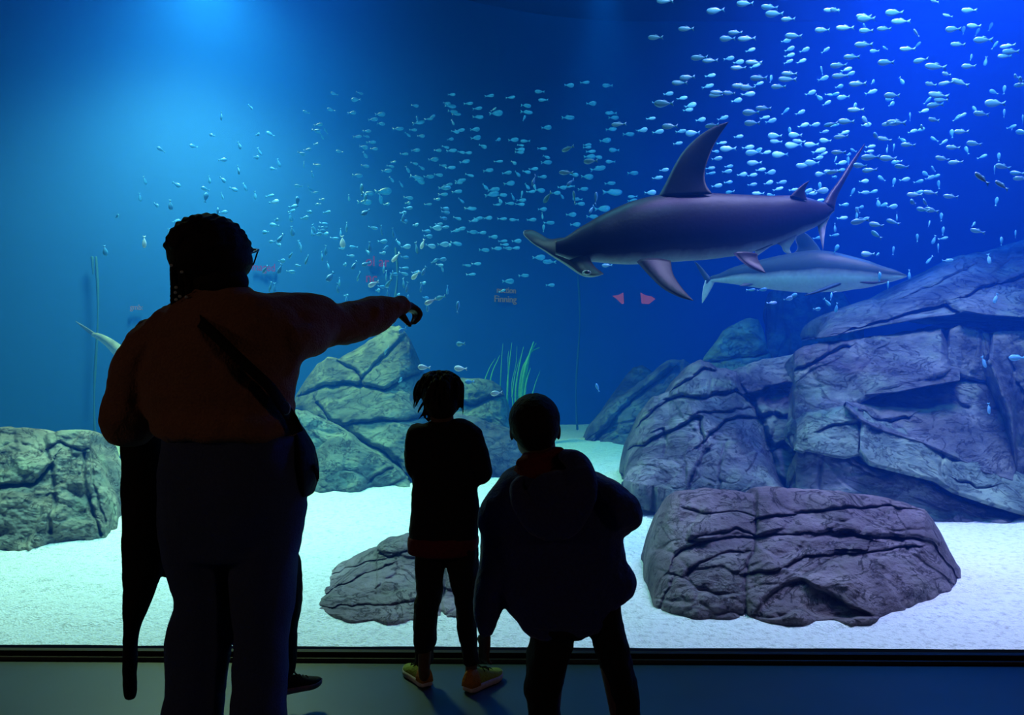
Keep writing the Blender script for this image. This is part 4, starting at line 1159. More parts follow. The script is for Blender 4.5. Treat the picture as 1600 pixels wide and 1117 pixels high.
# hair: cornrow cap and a bundle of hanging braids
G = new()
blob(G, P(327, 394, WD - 0.005), 0.103, 0.118, 0.098, 32)
blob(G, P(337, 406, WD - 0.01), 0.093, 0.10, 0.066, 28)
blob(G, P(343, 440, WD - 0.02), 0.074, 0.07, 0.05, 28)
hc = P(327, 396, WD - 0.005)
for k in range(13):
    a0 = -1.42 + 2.84 * k / 12
    pts = []
    for j in range(15):
        th = math.pi * (0.16 + 0.72 * j / 14)
        d = Vector((math.sin(a0) * 0.101 * math.sin(th), 0.118 * math.cos(th), 0.096 * math.sin(th) * math.cos(a0)))
        pts.append((*(hc + d), 0.0085 + 0.0022 * math.sin(j * 4.0 + k)))
    tube(G, pts, 60, 8)
rb = random.Random(4)
ends = []
for k in range(11):
    x0 = 268 + 2.0 * k; D0 = WD - 0.06 + 0.012 * (k % 5)
    xe = 272 + 1.9 * k + rb.uniform(-1, 1); ye = (478, 474, 470, 476, 466, 462, 472, 458, 468, 463, 460)[k]
    pts = []
    for j in range(13):
        q = j / 12
        x = x0 + (xe - x0) * q + 2.2 * math.sin(q * 5 + k) - (6 * math.sin(math.pi * min(1, q * 1.4)) if k < 3 else 0) * 0.4
        y = 372 + (ye - 372) * q
        v = P(x, y, D0 - 0.02 * math.sin(math.pi * q))
        pts.append((v.x, v.y, v.z, 0.0072 * (1 - 0.25 * q)))
    q2 = resamp(pts, 60)
    q2[:, 3] *= 1 + 0.25 * np.sin(np.arange(60) * 1.9 + k)
    ring_mesh(G[0], G[1], [(Vector(p[:3]), p[3], p[3]) for p in q2], 9)
    ends.append(Vector(pts[-1][:3]))
ha = skin_obj('braided_hair', G, M_HAIR, wom, 0.004, 1)
for (x, y) in ((275, 449), (281, 463), (274, 457), (291, 464), (267.5, 414.5), (284, 425), (275, 468)):
    v = P(x, y, WD - 0.095)
    ball('hair_bead', v, 0.0042, M_BEAD, ha)
# glasses
G = new()
gl = [P(403.5, 391, WD + 0.075), P(401, 398, WD + 0.08), P(397, 410, WD + 0.085), P(394, 414, WD + 0.085), P(388, 406, WD + 0.10), P(386, 392, WD + 0.10)]
tube(G, [(*p, 0.0022) for p in gl] + [(*gl[0], 0.0022)], 40, 8)
tube(G, [(*P(403.5, 390.5, WD + 0.075), 0.0035), (*P(394, 389.5, WD + 0.085), 0.003), (*P(386, 389, WD + 0.095), 0.003)], 12, 8)
tube(G, [(*P(403.5, 390.5, WD + 0.075), 0.0035), (*P(396, 394.5, WD + 0.03), 0.0022), (*P(385, 397, WD - 0.02), 0.0022)], 12, 8)
skin_obj('glasses', G, simple('black_frame', (0.01, 0.01, 0.01), 0.3), wom, remesh=False)
for x1 in (292, 404):
    hp = P(x1, 1340, WD); r_ = tag(empty('shoe', (hp.x, WD - 0.06, 0)), None); parent_keep(r_, wom)
    for nm in (0,):
        shoe(wom, (hp.x, WD - 0.06, 0), 0.0 if x1 < 300 else 0.15, 0.25, M_SHOEB, M_SOLE)
    bpy.data.objects.remove(r_)

# coat over the forearm, one sleeve trailing
G = new()
limb(G, [(223, 692, WD + .10, 33, 0.05), (224, 720, WD + .08, 33, 0.045), (224, 760, WD + .06, 33.5, 0.04), (225, 820, WD + .05, 33.5, 0.04), (224, 870, WD + .05, 32.5, 0.035), (219, 910, WD + .05, 27.5, 0.032), (213, 940, WD + .05, 21, 0.030), (207, 970, WD + .05, 14.5, 0.026),
         (204.5, 1000, WD + .05, 11.5, 0.022), (203.5, 1040, WD + .05, 10, 0.020), (203, 1086, WD + .05, 9.0, 0.018)], 70, 36)
limb(G, [(222, 684, WD + .16, 33, 0.03), (238, 688, WD + .12, 18, 0.04), (246, 705, WD + .10, 8, 0.03)], 10, 20)
limb(G, [(238, 730, WD + .12, 17, 0.03), (240, 800, WD + .11, 18, 0.03), (248, 870, WD + .10, 18, 0.025), (262, 895, WD + .09, 8, 0.02)], 20, 20)
coat = tag(skin_obj('coat', G, M_BLACKC, None, 0.007, 2, 0.010, 0.06), 'black coat hanging over the pointing person\'s bent arm, one sleeve trailing down', 'coat')

# cross-body bag
bag = tag(empty('crossbody_bag', P(478, 720, WD + 0.02)), 'small black cross-body bag with a tassel at the hip of the pointing person', 'bag')
G = new()
limb(G, [(463, 664, WD + .02, 6, 0.03), (469, 680, WD + .02, 8.5, 0.05), (475, 700, WD + .02, 12.5, 0.07), (479, 725, WD + .02, 13, 0.085), (482, 750, WD + .02, 12, 0.08), (482, 770, WD + .02, 6, 0.06)], 24, 26)
skin_obj('pouch', G, M_LEATHER, bag, 0.006, 2, 0.004, 0.04)
G = new()
for k in range(9):
    a = P(491, 728 + (k % 3), WD - 0.02 + 0.006 * k); b_ = P(495 + (k % 4), 745 + 3 * (k % 3), WD - 0.03 + 0.008 * k)
    tube(G, [(*a, 0.0022), (*((a + b_) / 2 + Vector((0.004 * (k % 2), 0, 0))), 0.0022), (*b_, 0.0016)], 8, 6)
blob(G, P(492, 728, WD), 0.006, 0.02, 0.006, 12)
skin_obj('tassel', G, M_LEATHER, bag, remesh=False)
sp = [(280, 474), (300, 492), (328, 516), (352, 539), (376, 562), (400, 584), (422, 605), (440, 630), (455, 652), (466, 676)]
V = []; F = []
spr = resamp(sp, 50)
for i, (x, y) in enumerate(spr):
    t = spr[min(i + 1, 49)] - spr[max(i - 1, 0)]; t = t / np.linalg.norm(t); nrm = np.array([-t[1], t[0]])
    for s_ in (-1, -0.33, 0.33, 1):
        xx, yy = x + nrm[0] * s_ * 8.5, y + nrm[1] * s_ * 8.5
        V.append(P(xx, yy, torso_near(xx, yy) - 0.016))
    if i: F += [((i - 1) * 4 + q, (i - 1) * 4 + q + 1, i * 4 + q + 1, i * 4 + q) for q in range(3)]
# over the shoulder and down the front
k0 = len(V)
st = mesh_obj('strap', V, F, M_STRAP); md = st.modifiers.new('thick', 'SOLIDIFY'); md.thickness = 0.004; parent_keep(st, bag)
G = new()
c = P(446, 638, torso_near(446, 638) - 0.022)
ring = [(c.x + 0.011 * math.cos(a), c.y, c.z + 0.016 * math.sin(a), 0.0018) for a in np.linspace(0, 2 * math.pi, 16)]
tube(G, ring, 40, 8)
skin_obj('buckle', G, M_METAL, bag, remesh=False)

# ============ boy in the navy jacket ====================================
BD = 2.4
boy = tag(empty('person', (0.20, BD, 0)), 'child with close-cropped hair in a navy hooded jacket, leaning down on one side', 'person')
G = new()
limb(G, [(846, 722, BD, 30, 0.06), (850, 738, BD, 62, 0.09), (858, 760, BD, 84, 0.11), (864, 790, BD, 98, 0.12), (868, 830, BD, 104, 0.13), (870, 870, BD, 106, 0.135), (874, 910, BD, 103, 0.135), (878, 945, BD, 90, 0.13), (880, 962, BD, 80, 0.125)], 44, 40)
# raised right-hand elbow side
limb(G, [(908, 740, BD, 32, 0.08), (940, 760, BD - .02, 38, 0.08), (962, 790, BD - .04, 38, 0.08), (966, 815, BD - .03, 35, 0.075), (952, 832, BD + .03, 30, 0.065), (925, 845, BD + .12, 26, 0.055)], 36, 28)
# flared hem on that side
limb(G, [(930, 870, BD, 42, 0.09), (945, 900, BD, 46, 0.09), (948, 920, BD, 43, 0.085), (935, 945, BD, 34, 0.08), (910, 960, BD, 22, 0.07)], 24, 28)
# arm reaching down
limb(G, [(800, 772, BD, 30, 0.08), (778, 800, BD, 30, 0.075), (775, 840, BD, 26, 0.07), (778, 880, BD - .01, 28, 0.07), (768, 920, BD - .02, 27, 0.065), (762, 950, BD - .03, 22, 0.06), (760, 972, BD - .04, 17, 0.05), (760, 984, BD - .04, 13.5, 0.04)], 44, 28)
limb(G, [(850, 940, BD, 40, 0.11), (830, 960, BD, 24, 0.09), (852, 974, BD, 22, 0.10), (900, 970, BD, 20, 0.10), (935, 958, BD, 24, 0.09)], 30, 28)
jk = skin_obj('jacket', G, M_NAVY, boy, 0.008, 4, 0.016, 0.07)
G = new()
limb(G, [(884, 712, BD - .03, 12, 0.05), (900, 720, BD - .05, 16, 0.06), (908, 745, BD - .10, 24, 0.05), (900, 785, BD - .14, 30, 0.04), (872, 815, BD - .15, 30, 0.035), (840, 815, BD - .14, 22, 0.03), (818, 790, BD - .12, 16, 0.03), (808, 762, BD - .07, 12, 0.04), (820, 745, BD - .03, 9, 0.04)], 50, 22)
limb(G, [(860, 750, BD - .10, 36, 0.03), (868, 780, BD - .13, 34, 0.035), (860, 812, BD - .14, 24, 0.03)], 16, 26)
skin_obj('hood', G, M_NAVY, boy, 0.008, 3, 0.010, 0.05)
G = new()
limb(G, [(846, 706, BD - 0.005, 27, 0.062), (845, 716, BD - 0.005, 33, 0.072), (845, 728, BD - 0.01, 40, 0.080), (846, 742, BD - .01, 48, 0.085)], 14, 30)
limb(G, [(822, 719, BD - .02, 9, 0.05), (848, 715, BD - .06, 8, 0.02), (868, 706, BD - .03, 9, 0.04)], 14, 16)
skin_obj('shirt_collar', G, M_REDC, boy, 0.006, 2, 0.004, 0.03)
G = new()
limb(G, [(872, 930, BD, 60, 0.10), (872, 970, BD, 62, 0.105), (880, 985, BD, 50, 0.09)], 14, 30)
limb(G, [(867, 968, BD, 38, 0.09), (864, 995, BD, 35, 0.085), (856, 1025, BD, 34, 0.08), (853, 1050, BD, 31.5, 0.075), (848, 1082, BD, 29.5, 0.07), (850, 1100, BD, 26, 0.065), (851, 1120, BD, 25.5, 0.065), (850, 1170, BD, 24, 0.06), (850, 1215, BD + .01, 23, 0.06)], 44, 26)
limb(G, [(940, 950, BD, 30, 0.09), (948, 985, BD, 28, 0.085), (958, 1020, BD, 26.5, 0.08), (966, 1050, BD, 24.5, 0.075), (974, 1080, BD, 23.5, 0.07), (979, 1117, BD, 21.5, 0.065), (984, 1170, BD, 21, 0.06), (988, 1215, BD + .01, 21, 0.06)], 44, 26)
skin_obj('trousers', G, M_BLACKC, boy, 0.007, 3, 0.012, 0.05)
G = new()
BH = 0.205; bc = P(836, 668, BD + 0.01)
w = head_shape(G, bc, BH, yaw=-0.12)
limb(G, [(842, 690, BD, 25, 0.052), (845, 712, BD, 25, 0.052), (848, 735, BD, 30, 0.06)], 12, 22)
limb(G, [(855, 760, BD, 60, 0.08), (868, 840, BD, 70, 0.09), (878, 930, BD, 66, 0.09)], 20, 26)
limb(G, [(805, 775, BD, 18, 0.04), (780, 850, BD, 15, 0.035), (766, 930, BD - .02, 13, 0.032), (760, 985, BD - .04, 9.5, 0.022)], 24, 18)
limb(G, [(915, 755, BD, 22, 0.05), (962, 800, BD - .03, 18, 0.04), (935, 838, BD + .1, 14, 0.03), (905, 850, BD + .17, 11, 0.024)], 24, 18)
for x0, x1 in ((866, 850), (945, 987)):
    limb(G, [(x0, 960, BD, 26, 0.07), ((x0 + x1) / 2, 1080, BD, 20, 0.05), (x1, 1215, BD, 15, 0.04), (x1, 1236, BD + .05, 14, 0.03)], 20, 18)
hand_shape(G, P(759, 990, BD - .04), (-0.10, 0.05, -1), (0.75, 0.6, 0), 0.115, 0.42, -1, curls=[0.25, 0.45, 0.5, 0.4])
hand_shape(G, P(905, 850, BD + .17), (-1, 0.3, -0.2), (0, 0, -1), 0.125, 0.5, 1)
skin_obj('body', G, M_SKIN, boy, 0.004, 2)
eyes(w, BH, boy)
G = new()
blob(G, P(835, 655.5, BD - 0.006), 0.0775, 0.088, 0.0795, 30)
blob(G, P(836, 670, BD - 0.02), 0.073, 0.072, 0.058, 30)
blob(G, P(838, 684, BD - 0.02), 0.058, 0.056, 0.042, 30)
skin_obj('short_hair', G, M_HAIR, boy, 0.005, 2, 0.003, 0.012)
for x1, yw in ((850, -0.1), (988, 0.35)):
    shoe(boy, (P(x1, 1240, BD).x, BD - 0.05, 0), yw, 0.21, M_SHOEB, M_SOLE)

# ============ child with dreadlocks =====================================
KD = 3.2
kid = tag(empty('person', (-0.27, KD, 0)), 'child with short dreadlocks, arms folded, in yellow-green sneakers close to the window', 'person')
G = new()
limb(G, [(692, 659, KD, 22, 0.05), (692, 668, KD, 46, 0.075), (692, 685, KD, 55, 0.09), (694, 715, KD, 52, 0.10), (695, 750, KD, 50, 0.105), (696, 790, KD, 54, 0.105), (694, 830, KD, 54.5, 0.105), (694, 848, KD, 54, 0.105)], 40, 34)
limb(G, [(656, 678, KD, 21, 0.06), (647, 700, KD, 15.5, 0.055), (646, 722, KD + .01, 14.5, 0.055), (652, 735, KD + .05, 14, 0.05), (672, 730, KD + .15, 14, 0.045), (700, 722, KD + .17, 13, 0.045)], 36, 24)
limb(G, [(733, 682, KD, 22, 0.06), (744, 705, KD, 18, 0.06), (750, 728, KD, 18, 0.055), (750, 740, KD + .03, 17, 0.05), (730, 738, KD + .14, 15, 0.045), (705, 730, KD + .17, 13, 0.045)], 36, 24)
limb(G, [(712, 663, KD - .03, 9, 0.05), (728, 665, KD - .02, 9, 0.06), (742, 675, KD, 10, 0.05)], 14, 18)
skin_obj('hoodie', G, M_BLACKC, kid, 0.008, 3, 0.012, 0.06)
G = new()
limb(G, [(693, 838, KD, 55.5, 0.112), (692, 850, KD, 56, 0.114), (692, 862, KD, 55, 0.112)], 12, 34, flat=True)
skin_obj('shirt_hem', G, M_REDC, kid, 0.007, 1, 0.008, 0.04)
G = new()
limb(G, [(693, 830, KD, 46, 0.09), (695, 860, KD, 48, 0.095)], 10, 30)
limb(G, [(671, 855, KD, 24, 0.085), (671, 890, KD, 23, 0.08), (671, 925, KD, 20.5, 0.07), (667, 948, KD, 20, 0.065), (664, 972, KD, 18.5, 0.06), (664, 995, KD, 18.5, 0.06), (663, 1012, KD+.03, 15, 0.05), (663, 1028, KD+.05, 14.5, 0.05)], 44, 24)
limb(G, [(722, 855, KD, 25, 0.085), (723, 885, KD, 24.5, 0.08), (726, 920, KD, 20, 0.07), (728, 950, KD, 16, 0.06), (730, 985, KD, 15, 0.055), (733, 1010, KD, 13, 0.05), (736, 1030, KD, 13, 0.048)], 44, 24)
skin_obj('trousers', G, M_BLACKC, kid, 0.007, 2, 0.012, 0.045)
G = new()
KH = 0.195; kc = P(690, 625, KD + 0.01)
w = head_shape(G, kc, KH, yaw=0.15)
limb(G, [(690, 645, KD, 18, 0.045), (691, 660, KD, 19, 0.045), (692, 675, KD, 24, 0.05)], 12, 20)
limb(G, [(692, 690, KD, 40, 0.06), (694, 760, KD, 40, 0.07), (694, 850, KD, 40, 0.07)], 20, 24)
limb(G, [(657, 682, KD, 13, 0.035), (647, 722, KD + .02, 11, 0.03), (672, 731, KD + .15, 8, 0.024), (705, 722, KD + .18, 7, 0.02)], 24, 16)
limb(G, [(733, 685, KD, 13, 0.035), (750, 730, KD + .01, 11, 0.03), (728, 738, KD + .15, 8, 0.024), (700, 732, KD + .19, 7, 0.02)], 24, 16)
for x0, x1 in ((671, 663), (723, 736)):
    limb(G, [(x0, 870, KD, 18, 0.06), ((x0 + x1) / 2, 950, KD, 14, 0.045), (x1, 1030, KD, 10, 0.035), (x1, 1052, KD, 9, 0.035), (x1 + 2, 1060, KD + .06, 9, 0.02)], 20, 16)
hand_shape(G, P(706, 722, KD + .18), (1, 0.1, 0.1), (0, -1, 0), 0.125, 0.4, 1)
hand_shape(G, P(698, 732, KD + .20), (-1, 0.1, 0.2), (0, -1, 0), 0.125, 0.4, -1)
skin_obj('body', G, M_SKIN, kid, 0.005, 2)
eyes(w, KH, kid)
G = new()
blob(G, P(688, 613, KD - 0.005), 0.078, 0.088, 0.075, 28)
blob(G, P(690, 632, KD - 0.02), 0.066, 0.07, 0.06, 28)
rl = random.Random(11)
hc = P(688, 611, KD)
for k in range(120):
    az = rl.uniform(0, 2 * math.pi); el = rl.uniform(0.1, 1.45)
    d = Vector((math.cos(az) * math.cos(el), math.sin(az) * math.cos(el), math.sin(el)))
    if d.y > 0.55 and el < 0.6: continue
    r0 = Vector((d.x * 0.076, d.y * 0.086, d.z * 0.073))
    out_ = Vector((d.x, d.y, 0)); out_ = out_.normalized() if out_.length > 1e-3 else Vector((1, 0, 0))
    ln = rl.uniform(0.055, 0.10) * (1.35 - 0.5 * el / 1.45)
    p0 = hc + r0 * 0.93
    p1 = hc + r0 * 1.06 + out_ * ln * 0.18 + Vector((0, 0, 0.004))
    p2 = p1 + out_ * ln * rl.uniform(0.10, 0.28) + Vector((0, 0, -ln * 0.45))
    p3 = p2 + out_ * ln * rl.uniform(-0.05, 0.15) + Vector((rl.uniform(-.006, .006), 0, -ln * 0.45))
    # keep the hair near the photo's outline
    for p in (p1, p2, p3):
        p.x = min(max(p.x, hc.x - 0.100), hc.x + 0.088)
    rr = rl.uniform(0.0042, 0.006)
    tube(G, [(*p0, rr), (*p1, rr), (*p2, rr * 0.9), (*p3, rr * 0.45)], 12, 7)
for (x0, y0, x1, y1, x2, y2) in ((664, 625, 655, 640, 653, 645), (666, 632, 661, 646, 654, 655), (670, 636, 664, 650, 667, 656), (668, 640, 671, 656, 668, 658), (655, 612, 650, 618, 648, 616), (656, 620, 651, 630, 649, 636),
                                 (717, 610, 721, 625, 721, 638), (716, 615, 719, 628, 716, 640), (712, 620, 715, 634, 713, 643), (688, 592, 687, 584, 686, 580)):
    tube(G, [fp(x0, y0, KD - .01, 0.0055), fp(x1, y1, KD - .015, 0.005), fp(x2, y2, KD - .015, 0.0025)], 12, 7)
skin_obj('dreadlocks', G, M_HAIR, kid, 0.0035, 1)
hl = P(668, 1060, KD)
shoe(kid, (P(668, 1060, KD).x, KD - 0.005, 0), -0.55, 0.20, M_SHOEY, M_SOLE, M_SHOEO)
shoe(kid, (P(731, 1070, KD).x, KD - 0.055, 0), 0.66, 0.21, M_SHOEY, M_SOLE, M_SHOEO)

# ============ fourth child, mostly behind the woman =====================
ND = 3.0
kd4 = tag(empty('person', (-0.98, ND, 0)), 'child hidden behind the pointing person, only one dark leg and a lifted dark sneaker showing', 'person')
G = new()
limb(G, [(412, 740, ND, 26, 0.06), (410, 755, ND, 44, 0.08), (410, 800, ND, 42, 0.09), (412, 880, ND, 44, 0.10)], 24, 30)
limb(G, [(375, 765, ND, 16, 0.05), (370, 820, ND, 13, 0.045), (385, 845, ND + .08, 12, 0.04), (405, 835, ND + .14, 11, 0.035)], 20, 20)
limb(G, [(445, 765, ND, 14, 0.05), (450, 810, ND, 12, 0.045), (440, 845, ND + .08, 11, 0.04), (420, 838, ND + .14, 11, 0.035)], 20, 20)
skin_obj('jumper', G, M_BLACKC, kd4, 0.009, 3, 0.010, 0.05)
G = new()
limb(G, [(412, 870, ND, 42, 0.09), (414, 890, ND, 42, 0.09)], 8, 26)
limb(G, [(445, 880, ND, 24, 0.08), (449, 905, ND, 22, 0.07), (452, 930, ND, 20, 0.065), (451, 955, ND, 18, 0.06), (447, 985, ND, 16.5, 0.05), (447, 1010, ND, 17, 0.05), (448, 1032, ND, 14, 0.045), (448, 1048, ND, 13, 0.04)], 40, 24)
limb(G, [(395, 880, ND, 24, 0.08), (394, 950, ND, 18, 0.06), (394, 1020, ND, 15, 0.05), (394, 1075, ND, 14, 0.045)], 24, 24)
skin_obj('trousers', G, M_BLACKC, kd4, 0.008, 2, 0.008, 0.05)
G = new()
nc = P(412, 705, ND)
w = head_shape(G, nc, 0.19, yaw=0.2)
limb(G, [(412, 725, ND, 17, 0.04), (412, 750, ND, 22, 0.05), (412, 820, ND, 34, 0.06), (412, 890, ND, 34, 0.07)], 20, 22)
limb(G, [(445, 890, ND, 18, 0.05), (450, 960, ND, 13, 0.04), (448, 1050, ND, 9, 0.03), (452, 1062, ND + .04, 9, 0.02)], 20, 16)
limb(G, [(395, 890, ND, 18, 0.05), (394, 1000, ND, 13, 0.04), (394, 1085, ND, 9, 0.03), (396, 1095, ND + .05, 9, 0.02)], 20, 16)
limb(G, [(376, 770, ND, 10, 0.03), (370, 822, ND, 9, 0.028), (400, 836, ND + .15, 7, 0.02)], 16, 14)
limb(G, [(444, 770, ND, 10, 0.03), (450, 815, ND, 9, 0.028), (422, 838, ND + .15, 7, 0.02)], 16, 14)
hand_shape(G, P(400, 836, ND + .15), (1, 0.2, 0), (0, -1, 0), 0.12, 0.4, 1)
hand_shape(G, P(422, 838, ND + .16), (-1, 0.2, 0.2), (0, -1, 0), 0.12, 0.4, -1)
skin_obj('body', G, M_SKIN, kd4, 0.006, 2)
eyes(w, 0.19, kd4)
G = new()
blob(G, P(411, 700, ND - .01), 0.075, 0.085, 0.088, 26)
skin_obj('hair', G, M_HAIR, kd4, 0.006, 1, 0.004, 0.02)
shoe(kd4, (P(444, 1082, ND).x - 0.02, ND - 0.04, 0), 1.0, 0.175, M_SHOEB, M_SOLEP, lift=0.07)
shoe(kd4, (P(394, 1100, ND).x, ND - 0.06, 0), 0.2, 0.20, M_SHOEB, M_SOLEP)
